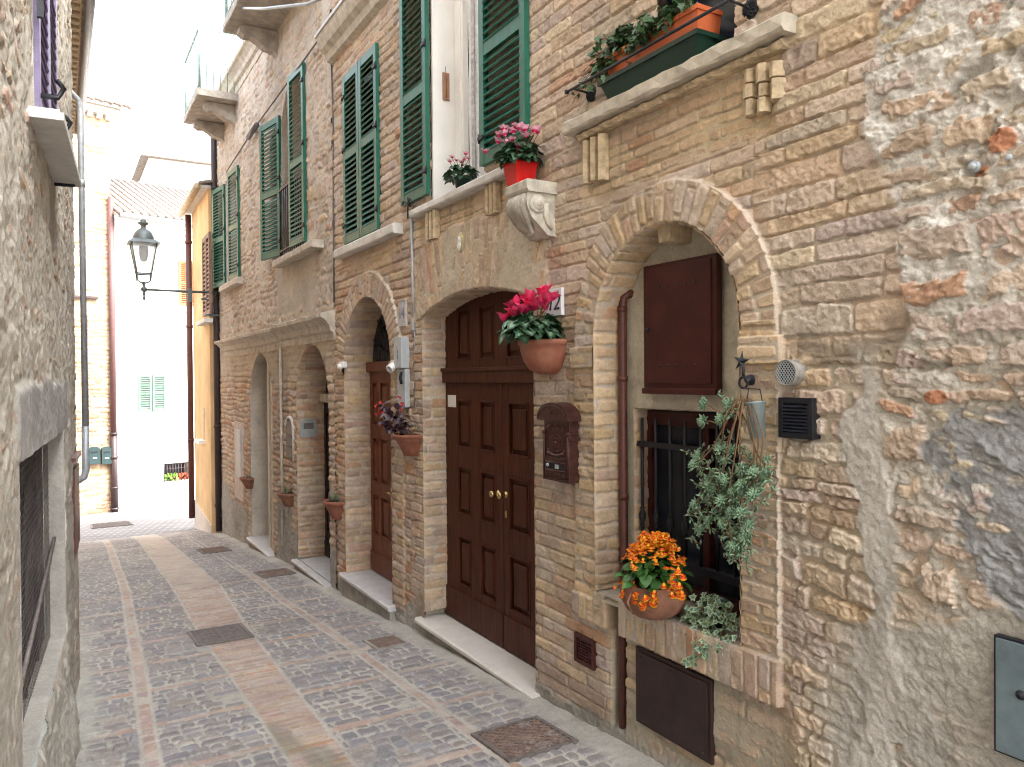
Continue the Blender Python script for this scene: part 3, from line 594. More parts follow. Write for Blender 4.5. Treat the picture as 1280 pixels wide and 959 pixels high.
def lbox(mb, o, a, n, u0, u1, w0, w1, z0, z1):            # box in a leaf frame: along a, normal n
    o = Vector(o); a = Vector(a); n = Vector(n); c = o+a*((u0+u1)/2)+n*((w0+w1)/2); c.z = (z0+z1)/2
    mb.obox(c, a*((u1-u0)/2), n*((w1-w0)/2), Vector((0, 0, (z1-z0)/2)))
def shutter(parent, hinge, a, width, z0, z1, mats=None, splits=(.5,), pitch=.052, name='shutter', tilt=1, sep=True):
    a = Vector((a[0], a[1], 0)).normalized(); n = Vector((-abs(a.y), a.x*(1 if a.y > 0 else -1), 0))     # n points out into the alley
    if n.x > 0: n = -n
    m = MB(); st = .062; th = .036; o = Vector((hinge[0], hinge[1], 0))
    for u0, u1 in ((0, st), (width-st, width)): lbox(m, o, a, n, u0, u1, 0, th, z0, z1)
    zz = [z0]+[z0+(z1-z0)*s for s in splits]+[z1]; rails = []
    for i, z in enumerate(zz):
        h = .075 if i in (0, len(zz)-1) else .04
        q0 = max(z0, z-h) if i else z0; q1 = min(z1, z+h) if i < len(zz)-1 else z1
        rails.append((q0, q1)); lbox(m, o, a, n, st, width-st, .002, th-.002, q0, q1)
    sl_ = MB()
    for (p, q) in zip(rails[:-1], rails[1:]):
        z = p[1]+pitch*.5
        while z < q[0]-pitch*.2:
            c = o+a*(width/2)+n*(th*.5); c.z = z
            d = (n*math.cos(R(50))-Vector((0, 0, 1))*math.sin(R(50))*tilt)
            sl_.obox(c, a*(width/2-st+.002), d*(.030), d.cross(a)*.0055); z += pitch
    s = part(m, name, mats or M_GREEN, parent)
    part(sl_, 'louvre_slats', mats or M_GREEN, s)
    h = MB()
    for z in (z0+.18, (z0+z1)/2+.1, z1-.2): h.g += 1; c = o+n*(th+.006)+a*.03; h.obox((c.x, c.y, z), a*.035, n*.006, Vector((0, 0, .012))); h.tube([(o+n*th+Vector((0, 0, z-.03))), (o+n*th+Vector((0, 0, z+.03)))], .009, 6)
    build_each(h, 'hinge', M_BLACK, s); return s
def rough_box(mb, x0, x1, y0, y1, z0, z1, seg=.05, amp=.006, seed=0):
    """stone slab with uneven edges"""
    rnd = random.Random(seed); n = max(2, int((y1-y0)/seg)); vs = []; fs = []
    prof = [(x1, z0), (x0+.01, z0), (x0, z0+.012), (x0, z1-.012), (x0+.012, z1), (x1, z1)]; k = len(prof)
    for i in range(n+1):
        y = y0+(y1-y0)*i/n
        for j, (x, z) in enumerate(prof):
            q = amp if 0 < j < k-1 else 0
            vs.append((x+rnd.uniform(-q, q), y+(rnd.uniform(-q, q) if 0 < i < n else 0), z+rnd.uniform(-q, q)*.6))
    for i in range(n):
        for j in range(k-1): fs.append((i*k+j, i*k+j+1, (i+1)*k+j+1, (i+1)*k+j))
    fs.append(tuple(range(k))); fs.append(tuple(n*k+j for j in range(k-1, -1, -1))); mb.add(vs, fs, False)
# --- main double door
LX = 2.65; zb = -.055
rows = [(zat(585, 736, LX), zat(585, 673, LX)), (zat(585, 646, LX), zat(585, 585, LX)), (zat(585, 561, LX), zat(585, 500, LX))]
def ycol(*p): return sorted(at(q, 600, LX)[1] for q in p)
cL = [tuple(ycol(572, 589)), tuple(ycol(600, 619))]; cR = [tuple(ycol(636, 662)), (3.93, 4.05)]
l1 = part(panel_leaf(4.632, 5.56, zb+.004, 1.80, LX, cL, rows, .24), 'door', M_DOOR, houseB, 'left leaf of the walnut double door')
l2 = part(panel_leaf(3.88, 4.626, zb+.004, 1.80, LX, cR, rows, .24), 'door', M_DOOR, houseB, 'right leaf of the walnut double door, with the larger knob')
for leaf, py, pz, r in ((l1, 4.70, 618, .026), (l2, 4.59, 617, .026)):
    k = MB(); z = zat(627, pz, LX); k.lathe((LX, py, z), [(.0, -.07), (r*.8, -.066), (r, -.05), (r*.75, -.032), (.010, -.024), (.010, -.008), (r*.9, -.006), (r*.9, .0)], 16, (1, 0, 0)); part(k, 'knob', M_BRASS, leaf)
k = MB(); k.box(LX-.006, LX, 4.575, 4.60, zat(627, 640, LX)-.03, zat(627, 640, LX)+.02, .003); part(k, 'keyhole', M_BRASS, l2)
k = MB(); k.box(LX-.002, LX, *sorted((at(560, 500, LX)[1], at(570, 500, LX)[1])), zat(565, 509, LX), zat(565, 494, LX), .0005); part(k, 'notice', M_WHITE, l1)
m = panel_leaf(3.88, 5.56, 1.90, 2.52, LX+.001, cL+[tuple(ycol(634, 664))], [(1.97, 2.36)]); m.box(LX-.03, LX+.03, 3.9, 5.55, 1.80, 1.90, .008); m.box(LX-.045, LX, 3.9, 5.55, 1.885, 1.915, .006); part(m, 'door_transom', M_DOOR, houseB)
m = MB(); rough_box(m, 2.395, 2.68, 3.86, 5.62, -.098, -.056, .3, .0015, 1); part(m, 'doorstep', M_MARBLE, houseB)
m = MB(); rough_box(m, 2.43, 2.68, 3.9, 5.58, -.30, -.099, .1, .006, 2); part(m, 'step_base', M_CEMENT, houseB)
# --- sills and consoles
m = MB(); rough_box(m, 2.395, 2.66, 4.02, 5.66, 3.105, 3.165, .2, .002, 3); part(m, 'window_sill', M_SILLW, houseB)
m = MB(); rough_box(m, 2.37, 2.66, 1.99, 3.47, 3.155, 3.225, .06, .005, 4); part(m, 'window_sill', M_SILL, houseB, 'weathered stone sill under the planter')
m = MB(); rough_box(m, 2.415, 2.47, 2.03, 3.40, 3.115, 3.153, .03, .008, 5); part(m, 'sill_moulding', M_CONSOLE, houseB)
def console(y0, y1, z0, z1, worn=0, seed=0):
    rnd = random.Random(seed); c = MB(); n = 3; w = (y1-y0)/n
    for i in range(n):
        a = y0+w*i+.010; b = y0+w*(i+1)-.006; zz = z0+(rnd.uniform(0, .05) if worn else rnd.uniform(0, .015)); top = z1
        prof = [(a, WX), (a+.004, WX-.035), ((a+b)/2, WX-.048), (b-.004, WX-.035), (b, WX)]
        if worn:
            z = zz
            while z < top-.02:
                h = rnd.uniform(.05, .09); h = min(h, top-z); c.prism([(p[0]+rnd.uniform(-.004, .004), p[1]+rnd.uniform(-.006, .010)) for p in prof], (0, 0, z), (0, 1, 0), (1, 0, 0), (0, 0, h-.008)); z += h
        else: c.prism(prof, (0, 0, zz), (0, 1, 0), (1, 0, 0), (0, 0, top-zz))
    part(c, 'console', M_CONSOLE, houseB)
console(3.17, 3.37, 2.86, 3.10, 0, 1); console(2.04, 2.25, 2.88, 3.10, 1, 2); console(5.22, 5.42, 2.88, 3.10, 0, 3); console(4.30, 4.46, 2.90, 3.10, 0, 4)
# --- keystone block of the arched window, plaster panel, low window, grille
m = MB(); m.prism([(-.035, 0), (.035, 0), (.06, .12), (-.06, .12)], (2.50, 2.80, 2.485), (0, 1, 0), (0, 0, 1), (.16, 0, 0)); part(m, 'keystone', M_CONSOLE, houseB)
PX = 2.64
def sdPan(Y, Z): return sd_rect(Y, Z, 2.36, 3.20, .60, 1.675)
def fnPan(Y, Z):
    H, c = mortar(Y, Z, 1201, (.52, .475, .385), .004); n = fbm(Y*5, Z*5, 1202, 3); m = sst(.0, .05, 1.70-Z+.03*n)
    return H+.004*fbm(Y*40, Z*40, 1204, 2)*.5, c
v = wall_grid(spaced([(2.2, 3.36, .008, .008)]), spaced([(.6, 2.64, .008, .008)]), fnPan, sdPan, X=PX)
pan = [v, reveal([(3.20, .60), (3.20, 1.675)], PX-.004, 2.78, 1211, pal=YEL+TAN, bl=.15, res=.008), reveal([(3.20, 1.675), (2.36, 1.675)], PX-.004, 2.78, 1215, plain=True, mort=(.50, .45, .37)), reveal([(2.36, 1.675), (2.36, .6)], PX-.004, 2.78, 1217, plain=True, mort=(.50, .45, .37))]
build_grids('plaster_panel', pan, M_WALL, houseB)
m = MB(); m.box(2.76, 2.80, 2.30, 3.26, .70, 1.72); w_ = part(m, 'window', M_GLASS, houseB, 'low dark window behind the iron bars')
m = MB()
for y in (3.19, 2.77, 2.36): m.box(2.725, 2.77, y-.03, y+.012, .71, 1.66, .004)
m.box(2.722, 2.77, 2.36, 3.20, 1.585, 1.66, .004); m.box(2.722, 2.77, 2.36, 3.20, .71, .78, .004); part(m, 'frame', M_BROWNM, w_)
m = MB(); GX = 2.665; zt = 1.485; zl = .90
m.box(GX-.016, GX+.016, 2.33, 3.245, zt-.014, zt+.014, .003); m.box(GX-.016, GX+.016, 2.37, 3.19, zl-.02, zl+.02, .003)
m.tube([(GX, 3.235, zt), (GX+.0, 3.245, zt)], .012, 6)
for i in range(8):
    y = 3.165-i*.108; m.tube([(GX, y, zl-.02), (GX, y, 1.62)], .0085, 8, True)
    z = 1.10; m.lathe((GX, y, z), [(.0085, -.05), (.014, -.045), (.009, -.035), (.019, -.012), (.019, .012), (.009, .035), (.014, .045), (.0085, .05)], 10)
part(m, 'window_grille', M_BLACK, houseB)
# metal shutter in the arch
m = MB(); y0, y1, z0, z1 = 2.545, 3.055, 1.765, 2.405; m.box(2.585, 2.62, y0, y1, z0, z1, .006); m.box(2.577, 2.589, y0+.03, y1-.03, z0+.04, z1-.02, .005)
m.box(2.572, 2.60, y0-.003, y1+.003, z0-.012, z0+.018, .006); m.box(2.60, 2.64, y0+.02, y1-.02, z0+.02, z1-.02)
ms = part(m, 'metal_shutter', M_BROWNM, houseB)
m = MB()
for z in (z0+.13, z1-.12):
    for i in range(5): m.g += 1; m.lathe((2.577, y0+.13+i*.062, z), [(0, -.006), (.006, -.004), (.007, .001)], 8, (1, 0, 0))
m.g += 1; m.lathe((2.577, y1-.045, 2.08), [(0, -.018), (.008, -.014), (.008, .002)], 8, (1, 0, 0)); build_each(m, 'rivet', M_BLACK, ms)
# brown downpipes of the arched window
m = MB(); ya = 3.235; m.tube([(2.70, ya-.02, 2.275), (2.63, ya-.012, 2.285), (2.600, ya, 2.26), (2.592, ya, 2.2), (2.592, ya, .80), (2.55, 3.17, .69), (2.50, 3.128, .60), (2.495, 3.125, .50), (2.495, 3.125, -.06)], .024, 12)
for z in (2.20, 1.83, 1.2, .86): m.tube([(2.592, ya, z-.015), (2.592, ya, z+.015)], .028, 12)
part(m, 'drainpipe', M_PIPEB, houseB, 'brown drainpipe in the left side of the arch')
m = MB(); yb2 = 2.335; m.tube([(2.70, yb2+.02, 2.26), (2.62, yb2+.01, 2.27), (2.60, yb2, 2.2), (2.60, yb2, .84), (2.62, yb2-.01, .79), (2.68, yb2-.01, .76)], .021, 12)
for z in (2.1, 1.9, .95): m.tube([(2.60, yb2, z-.015), (2.60, yb2, z+.015)], .025, 12)
m.box(2.60, 2.66, yb2+.02, yb2+.03, 1.89, 1.92); part(m, 'drainpipe', M_PIPED, houseB, 'dark drainpipe in the right side of the arch')
# hatch and small vent below
m = MB(); m.box(WX-.016, WX+.02, 2.455, 2.97, .13, .505, .003); m.box(WX-.024, WX-.010, 2.475, 2.95, .15, .487, .003); h_ = part(m, 'hatch', mat('dark brown hatch metal', (.032, .016, .014), .5, .1, var=.3, bump=.2), houseB, 'dark brown metal hatch under the brick sill')
m = MB()
for y in (2.50, 2.71, 2.92):
    for z in (.17, .465): m.g += 1; m.lathe((WX-.024, y, z), [(0, -.006), (.005, -.003), (.006, .0)], 6, (1, 0, 0))
build_each(m, 'bolt', M_BLACK, h_)
# --- big white window of the near house
m = MB(); y0, y1 = 4.52, 5.35
m.box(2.47, 2.69, y1-.004, y1+.02, 3.166, 5.39); m.g = 1; m.box(2.47, 2.69, y0-.02, y0+.004, 3.166, 5.39); build_each(m, 'window_lining', M_WHITE, houseB)
m = MB(); m.box(2.655, 2.70, 5.20, 5.345, 3.17, 5.39, .004); m.box(2.648, 2.66, 5.23, 5.32, 3.26, 5.3, .006); m.box(2.655, 2.70, 4.52, 4.58, 3.17, 5.39, .004); m.box(2.655, 2.70, 4.58, 5.20, 3.17, 3.24, .004)
wf = part(m, 'window', M_WHITE, houseB, 'white framed window with a lace curtain')
m = MB(); rows_ = []; 
vs = []; fs = []
NY, NZ = 40, 60
for i in range(NY+1):
    for j in range(NZ+1):
        y = 4.58+.62*i/NY; z = 3.24+2.15*j/NZ; vs.append((2.70+.012*math.sin(y*90)+.004*math.sin(z*9+y*40), y, z))
for i in range(NY):
    for j in range(NZ): q = i*(NZ+1)+j; fs.append((q, q+1, q+NZ+2, q+NZ+1))
m.add(vs, fs, True); cu = part(m, 'curtain', M_LACE, wf)
m = MB()
for k_ in range(34):
    z = 3.28+k_*.062; m.lathe((2.680, 5.09, z), [(.011, -.002), (.020, -.003), (.020, .002), (.011, .002)], 10, (1, 0, 0))
m.box(2.679, 2.681, 5.065, 5.115, 3.25, 5.38); part(m, 'lace_border', mat('lace border', (.50, .50, .52), .9, bump=0), cu)
m = MB(); m.box(2.72, 2.74, 4.52, 5.35, 3.17, 5.39); part(m, 'pane', M_GLASS, wf)
shutter(houseB, (2.452, 5.365), (0, 1), .50, 3.24, 5.32, splits=(.40,)); shutter(houseB, (2.452, 4.505), (0, -1), .58, 3.24, 5.32, splits=(.36,))
m = MB()                                                     # iron stay at the foot of the left shutter
for s in (-1, 1): m.tube([(2.40, 5.63+s*.0, 3.19), (2.385, 5.66+s*.03, 3.235), (2.38, 5.66+s*.06, 3.25), (2.38, 5.66+s*.085, 3.225)], .006, 6)
m.tube([(2.39, 5.66, 3.10), (2.39, 5.66, 3.27)], .006, 6); m.tube([(2.39, 5.57, 3.215), (2.39, 5.75, 3.215)], .005, 6); part(m, 'shutter_stay', M_BLACK, houseB)
m = MB(); m.box(2.62, 2.66, 2.2, 2.9, 3.2, 5.3); w2 = part(m, 'window', M_GLASS, houseB, 'window above the planter, seen from below')
m = MB(); m.box(2.58, 2.63, 2.29, 2.35, 3.22, 5.2, .004); m.box(2.58, 2.63, 2.73, 2.79, 3.22, 5.2, .004); m.box(2.58, 2.63, 2.35, 2.73, 3.22, 3.28, .004); part(m, 'frame', M_BROWNM, w2)
m = MB(); m.tube([(2.445, 5.715, 3.12), (2.445, 5.70, 2.5), (2.445, 5.70, 2.31)], .013, 8); m.box(2.43, 2.465, 5.685, 5.72, 2.22, 2.32, .003); m.tube([(2.45, 5.70, 2.22), (2.455, 5.69, 2.15), (2.458, 5.72, 2.05), (2.46, 5.715, 1.6)], .006, 6); part(m, 'conduit', M_PIPEG, houseB)
def roof(parent, x0, x1, y0, y1, z, rise=1.4):
    m = MB(); n = int((y1-y0)/.22)
    m.prism([(x0, z-.1), (x1, z+rise), (x1, z+rise-.1), (x0, z-.18)], (0, y0, 0), (1, 0, 0), (0, 0, 1), (0, y1-y0, 0))
    for i in range(n):
        y = y0+(i+.5)*(y1-y0)/n; m.tube([(x0-.03, y, z-.06), (x1, y, z+rise+.02)], .075, 6, True)
    return part(m, 'roof', M_ROOF, parent)
roof(houseB, 2.15, 7.5, -6, 5.7, 8.3); roof(houseC, 2.15, 7.5, 5.72, 7.75, 8.1); roof(houseD, 2.2, 7.5, 7.8, 10.85, 8.7)
def core(parent, y0, y1, z1, ends=()):  # unseen solid backing, added behind the facade shells to stop light leaking through cracks
    m = MB(); m.box(2.83, 7.4, y0, y1, -2.2, z1)
    m.box(2.50, 2.829, y0+.01, y1-.01, z1-.12, z1-.02)
    for y in ends: m.box(2.50, 2.829, y-.05, y+.05, -2.2, z1-.121)
    return part(m, 'light_block_core', M_PLAST, parent)
core(houseB, -6, 5.74, 8.15, (-5.9, 5.80-.12)); core(houseC, 5.76, 7.76, 7.95, (5.85, 7.68)); core(houseD, 7.78, 10.85, 8.5, (7.86, 10.75)); core(houseD, 10.87, 14.33, 6.48, (10.95, 14.22))
# --- middle house
m = MB(); rough_box(m, 2.365, 2.52, 5.92, 7.50, 3.03, 3.115, .2, .003, 11); part(m, 'window_sill', M_SILLW, houseC)
sh1 = shutter(houseC, (2.452, 7.335), (0, -1), .455, 3.15, 4.78, splits=(.52,)); sh2 = shutter(houseC, (2.452, 6.415), (0, 1), .455, 3.15, 4.78, splits=(.52,))
m = MB(); m.box(2.55, 2.6, 6.4, 7.35, 3.1, 4.8); part(m, 'window', M_GLASS, houseC)
m = MB(); m.prism([(2.47, 5.06), (2.40, 5.08), (2.38, 5.14), (2.33, 5.18), (2.30, 5.25), (2.29, 5.30), (2.47, 5.33)], (0, 5.98, 0), (1, 0, 0), (0, 0, 1), (0, 1.78, 0)); hd = part(m, 'window_hood', M_SILL, houseC)
m = MB(); m.box(2.275, 2.47, 5.96, 7.78, 5.302, 5.335, .004); part(m, 'lead_flashing', M_MARBLEG, hd)
XC = 2.70; zc = -.10
dC = part(panel_leaf(6.17, 7.43, zc, 1.90, XC, [(6.25, 6.72), (6.90, 7.13), (7.20, 7.36)], [(.28, .68), (.80, 1.25), (1.36, 1.80)], .20), 'door', M_DOOR2, houseC)
m = MB(); m.box(XC-.02, XC, 6.80, 6.83, .62, .80, .004); m.tube([(XC-.02, 6.815, .76), (XC-.06, 6.815, .76), (XC-.06, 6.74, .76)], .008, 8); part(m, 'handle', M_BRASS, dC)
m = MB(); m.box(XC-.04, XC+.04, 6.17, 7.43, 1.90, 2.0, .008); part(m, 'door_transom', M_DOOR2, houseC)
m = MB(); m.box(XC+.03, XC+.06, 6.15, 7.45, 1.98, 2.62); fl = part(m, 'fanlight', M_GLASS, houseC)
m = MB()
for k_ in range(9):
    t = math.pi*k_/8; m.tube([(XC+.015, 6.8, 1.99), (XC+.015, 6.8+.6*math.cos(t), 1.99+.6*math.sin(t))], .006, 5)
for rr_ in (.25, .45): m.tube([(XC+.015, 6.8+rr_*math.cos(t), 1.99+rr_*math.sin(t)) for t in np.linspace(0, math.pi, 15)], .006, 5)
part(m, 'grille', M_BLACK, fl)
m = MB(); rough_box(m, 2.375, 2.74, 6.13, 7.47, -.145, -.10, .3, .002, 12); part(m, 'doorstep', M_MARBLEG, houseC)
m = MB(); rough_box(m, 2.40, 2.74, 6.15, 7.45, -.60, -.146, .15, .004, 13); part(m, 'step_base', M_CEMENT, houseC)
m = MB(); m.tube([(2.44, 7.74, 5.05), (2.448, 7.72, 4.4), (2.442, 7.73, 3.6), (2.445, 7.74, 3.1), (2.44, 7.735, 2.62)], .008, 6); part(m, 'conduit', M_CABLE, houseC)
# --- far stone house
def cornice(y0, y1, z, sc_=1., name='cornice', mt=M_SILL):
    m = MB(); P = [(2.475, -.10), (2.44, -.10), (2.435, -.02), (2.40, .0), (2.385, .06), (2.34, .11), (2.305, .13), (2.30, .17), (2.475, .22)]
    n = int((y1-y0)/.12); rnd = random.Random(int(y0*10)); vs = []; fs = []; k = len(P)
    for i in range(n+1):
        y = y0+(y1-y0)*i/n
        for j, (x, h) in enumerate(P): q = .004 if 0 < j < k-1 else 0; vs.append((2.475-(2.475-x)*sc_+rnd.uniform(-q, q), y, z+h*sc_+rnd.uniform(-q, q)))
    for i in range(n):
        for j in range(k-1): fs.append((i*k+j, i*k+j+1, (i+1)*k+j+1, (i+1)*k+j))
    fs.append(tuple(range(k))); fs.append(tuple(n*k+j for j in range(k-1, -1, -1))); m.add(vs, fs, False); return part(m, name, mt, houseD)
cornice(7.74, 9.93, 2.335); cornice(9.97, 14.0, 2.31); cornice(10.6, 14.3, 6.42, 1.1, 'eaves_moulding')
m = MB(); m.tube([(2.435, 9.95, 2.6), (2.435, 9.95, -.3)], .02, 8); part(m, 'drainpipe', M_SILL, houseD, 'mortar coloured pipe between the two cornices')
m = MB(); rough_box(m, 2.32, 2.50, 8.10, 9.86, 3.235, 3.32, .2, .004, 14); part(m, 'window_sill', M_SILL, houseD)
m = MB(); rough_box(m, 2.34, 2.50, 12.25, 13.72, 3.30, 3.40, .2, .004, 15); part(m, 'window_sill', M_SILL, houseD)
def hinge_dir(yh, sgn, deg): return (-math.sin(R(deg)), sgn*math.cos(R(deg)))
shutter(houseD, (2.45, 9.86), hinge_dir(0, 1, 10), .60, 3.40, 5.16, splits=(.47,)); shutter(houseD, (2.44, 8.70), hinge_dir(0, 1, 3), .55, 3.40, 5.42, splits=(.47,))
shutter(houseD, (2.45, 13.62), hinge_dir(0, 1, 8), .62, 3.42, 5.12, splits=(.47,)); shutter(houseD, (2.44, 12.42), hinge_dir(0, 1, 4), .60, 3.42, 5.15, splits=(.47,))
m = MB(); m.box(2.77, 2.80, 8.7, 9.85, 3.4, 5.45); wd_ = part(m, 'window', M_WOOD, houseD, 'orange wooden french window behind a short railing')
m = MB(); m.box(2.755, 2.77, 8.85, 9.20, 3.6, 5.0); m.g = 1; m.box(2.755, 2.77, 9.33, 9.70, 3.6, 5.0); build_each(m, 'pane', M_GLASS, wd_)
m = MB(); m.box(2.40, 2.42, 8.72, 9.84, 4.18, 4.205); m.box(2.40, 2.42, 8.72, 9.84, 3.42, 3.44)
for i in range(12): m.tube([(2.41, 8.76+i*.095, 3.33), (2.41, 8.76+i*.095, 4.19)], .007, 6)
part(m, 'window_railing', M_BLACK, houseD)
m = MB(); m.box(2.78, 2.80, 12.44, 13.61, 3.44, 5.16); wd_ = part(m, 'window', M_GLASS, houseD, 'window with a white net curtain')
m = MB(); m.box(2.74, 2.775, 12.44, 12.52, 3.45, 5.15); m.box(2.74, 2.775, 13.53, 13.6, 3.45, 5.15); m.box(2.74, 2.775, 12.98, 13.06, 3.45, 5.15); part(m, 'frame', M_WHITE, wd_)
m = MB(); m.box(2.776, 2.779, 12.52, 13.53, 3.5, 5.1); part(m, 'curtain', M_LACE, wd_)
for (a, X, mt, zb_, zt_, nm) in ((AD2, 2.775, M_DOOR3, -.33, 1.55, 'near black door with a knocker'), (AD1, 2.74, M_DOOR4, -.52, 1.46, 'plain grey door at the far end')):
    y0 = a['yc']-a['r']; y1 = a['yc']+a['r']
    d_ = part(panel_leaf(y0-.02, y1+.02, zb_, zt_, X, [(y0+.08, a['yc']-.06), (a['yc']+.06, y1-.08)], [(zb_+.3, zb_+.85), (zb_+.95, zt_-.12)], .2), 'door', mt, houseD, nm)
    m = MB(); m.box(X-.05, X+.04, y0-.02, y1+.02, zt_, zt_+.10, .008); part(m, 'door_transom', M_SILL if a is AD2 else M_DOOR4, houseD)
    m = MB(); m.box(X+.03, X+.05, y0-.02, y1+.02, zt_+.05, a['zs']+a['r']+.02); f_ = part(m, 'fanlight', M_GLASS, houseD)
    m = MB()
    for k_ in range(5): t = math.pi*(k_+.5)/5; m.tube([(X+.02, a['yc'], zt_+.1), (X+.02, a['yc']+.6*math.cos(t), zt_+.1+.6*math.sin(t))], .009, 5)
    m.tube([(X+.02, a['yc']+.35*math.cos(t), zt_+.1+.35*math.sin(t)) for t in np.linspace(0, math.pi, 12)], .009, 5); part(m, 'grille', M_BRASS if a is AD2 else M_BLACK, f_)
    m = MB(); rough_box(m, 2.37, 2.80, y0-.03, y1+.03, zb_-.045, zb_, .3, .002, 16); part(m, 'doorstep', M_MARBLEG if a is AD2 else M_MARBLEG, houseD)
    m = MB(); rough_box(m, 2.40, 2.80, y0-.01, y1+.01, zb_-.4, zb_-.046, .15, .004, 17); part(m, 'step_base', M_CEMENT, houseD)
    if a is AD2:
        m = MB(); m.lathe((X-.03, 8.9, .75), [(.03, -.006), (.045, -.01), (.05, 0), (.045, .01), (.03, .006)], 14, (1, 0, 0)); m.box(X-.04, X, 8.87, 8.93, .78, .84, .008); m.sphere((X-.035, 8.9, .70), .02); part(m, 'knocker', M_BLACK, d_)
    else:
        m = MB(); m.tube([(X, 11.6, .55), (X-.05, 11.6, .55), (X-.06, 11.5, .56)], .01, 6); part(m, 'handle', M_BLACK, d_)
def balcony(y0, y1, z, corbels, x0=1.85):
    m = MB(); rough_box(m, x0, 2.47, y0, y1, z, z+.11, .15, .008, int(y0*7)); b_ = part(m, 'balcony', M_CONC, houseD)
    m = MB()
    for y in corbels: m.g += 1; m.prism([(2.47, -.01), (2.02, -.01), (1.98, -.05), (1.98, -.10), (2.04, -.14), (2.12, -.13), (2.20, -.17), (2.28, -.23), (2.40, -.26), (2.47, -.34)], (0, y-.085, z), (1, 0, 0), (0, 0, 1), (0, .17, 0))
    build_each(m, 'corbel', M_CONC, b_)
    m = MB(); t = z+.11
    for x in (x0+.04,):
        n = int((y1-y0)/.16)
        for i in range(n+1): y = y0+.04+(y1-y0-.08)*i/n; m.tube([(x, y, t-.01), (x, y, t+.92)], .006, 5)
        m.box(x-.015, x+.015, y0+.03, y1-.03, t+.91, t+.935); m.box(x-.01, x+.01, y0+.03, y1-.03, t+.08, t+.095)
    for y in (y0+.04, y1-.04):
        for i in range(6): x = x0+.04+.1*(i+1); m.tube([(x, y, t-.01), (x, y, t+.92)], .008, 5)
        m.box(x0+.04, 2.47, y-.012, y+.012, t+.91, t+.935)
    for (x, y) in ((x0+.04, y0+.04), (x0+.04, y1-.04)): m.tube([(x, y, t), (x, y, t+1.1)], .018, 6)
    part(m, 'railing', M_GREEN2, b_); return b_
balcony(12.45, 14.0, 6.15, (12.75, 13.75)); balcony(8.0, 10.35, 6.27, (8.25, 10.05))
m = MB(); m.tube([(2.40, 14.38, 6.3), (2.40, 14.38, 5.2), (2.40, 14.36, 2.0), (2.40, 14.32, -.85)], .055, 12)
for z in (5.2, 3.0, 1.0, -.4): m.tube([(2.40, 14.35, z-.03), (2.40, 14.35, z+.03)], .064, 12)
part(m, 'drainpipe', M_PIPED, houseD, 'dark drainpipe beside the yellow house')
# ================================================================== left house details, second left house
def lp(Y, z, out=0.): return (lx(Y)+LN[0]*out, Y+LN[1]*out, z)
LAx = Vector((LS, 1, 0)).normalized(); LNv = Vector((LN[0], LN[1], 0))
def lbx(mb, y0, y1, o0, o1, z0, z1):
    c = Vector(lp((y0+y1)/2, (z0+z1)/2, (o0+o1)/2)); mb.obox(c, LAx*((y1-y0)/2/LAx.y), LNv*((o1-o0)/2), Vector((0, 0, (z1-z0)/2)))
m = MB(); lbx(m, 3.50, 4.68, -.04, .135, 2.865, 2.895); lbx(m, 3.52, 4.66, -.04, .12, 2.895, 2.912); sl2 = part(m, 'window_sill', M_SILLW, houseL)
m = MB(); lbx(m, 3.66, 4.60, -.12, -.10, 2.95, 4.75); part(m, 'window', M_GLASS, houseL)
def lshut(y0, y1):
    m = MB(); z0, z1 = 2.93, 4.72
    lbx(m, y0, y0+.05, 0.0, .04, z0, z1); lbx(m, y1-.05, y1, 0.0, .04, z0, z1)
    for z in (z0, (z0+z1)/2-.04, z1-.08): lbx(m, y0+.05, y1-.05, 0.002, .038, z, z+.08)
    s = part(m, 'shutter', M_PURPLE, houseL); m = MB(); z = z0+.11
    while z < z1-.1:
        if abs(z-(z0+z1)/2) > .07:
            d = (LNv*math.cos(R(40))-Vector((0, 0, 1))*math.sin(R(40))); m.obox(lp((y0+y1)/2, z, .02), LAx*((y1-y0)/2-.05), d*.024, d.cross(LAx)*.004)
        z += .055
    part(m, 'louvre_slats', M_PURPLE, s)
lshut(3.69, 4.13); lshut(4.135, 4.57)
m = MB()
for (y, z) in ((3.72, 3.02), (4.1, 2.99), (4.62, 2.86)): m.g += 1; m.tube([lp(y, z, .0), lp(y, z, .10), lp(y+.03, z+.05, .12), lp(y+.0, z+.07, .10)], .011, 6)
m.g += 1; m.box(*(lambda p: (p[0]-.012, p[0]+.012, p[1]-.012, p[1]+.012, p[2], p[2]+.22))(lp(3.62, 3.3, .05))); build_each(m, 'shutter_stay', M_BLACK, houseL)
m = MB(); lbx(m, 3.1, 5.0, -.13, -.09, .40, 1.62); cd = part(m, 'cellar_screen', mat('dark old wood', (.030, .024, .020), .8, var=.4, stretch=(5, 5, .6), bump=.6), houseL)
m = MB()
for y in (3.45, 4.0, 4.5): m.g += 1; lbx(m, y, y+.025, -.09, -.07, .44, 1.575)
build_each(m, 'bar', M_BLACK, cd)
m = MB()
for i in range(47): y = 3.07+i*.0395; m.tube([lp(y, .44, -.055), lp(y+.0, 1.575, -.055)], .0013, 3, False)
for i in range(34): z = .46+i*.033; m.tube([lp(3.07, z-.02, -.053), lp(4.92, z+.02, -.053)], .0013, 3, False)
part(m, 'wire_mesh', M_IRON, cd)
m = MB(); m.tube([lp(3.10, .62, -.03), lp(4.9, .98, -.03)], .010, 6); part(m, 'brace_bar', M_IRON, cd)
m = MB(); lbx(m, 5.50, 6.04, .0, .022, .70, 1.34); lbx(m, 5.55, 5.99, .02, .034, .76, 1.28); lbx(m, 5.48, 6.06, .01, .045, 1.335, 1.36); part(m, 'hatch', M_PIPEB, houseL, 'small brown hatch near the corner')
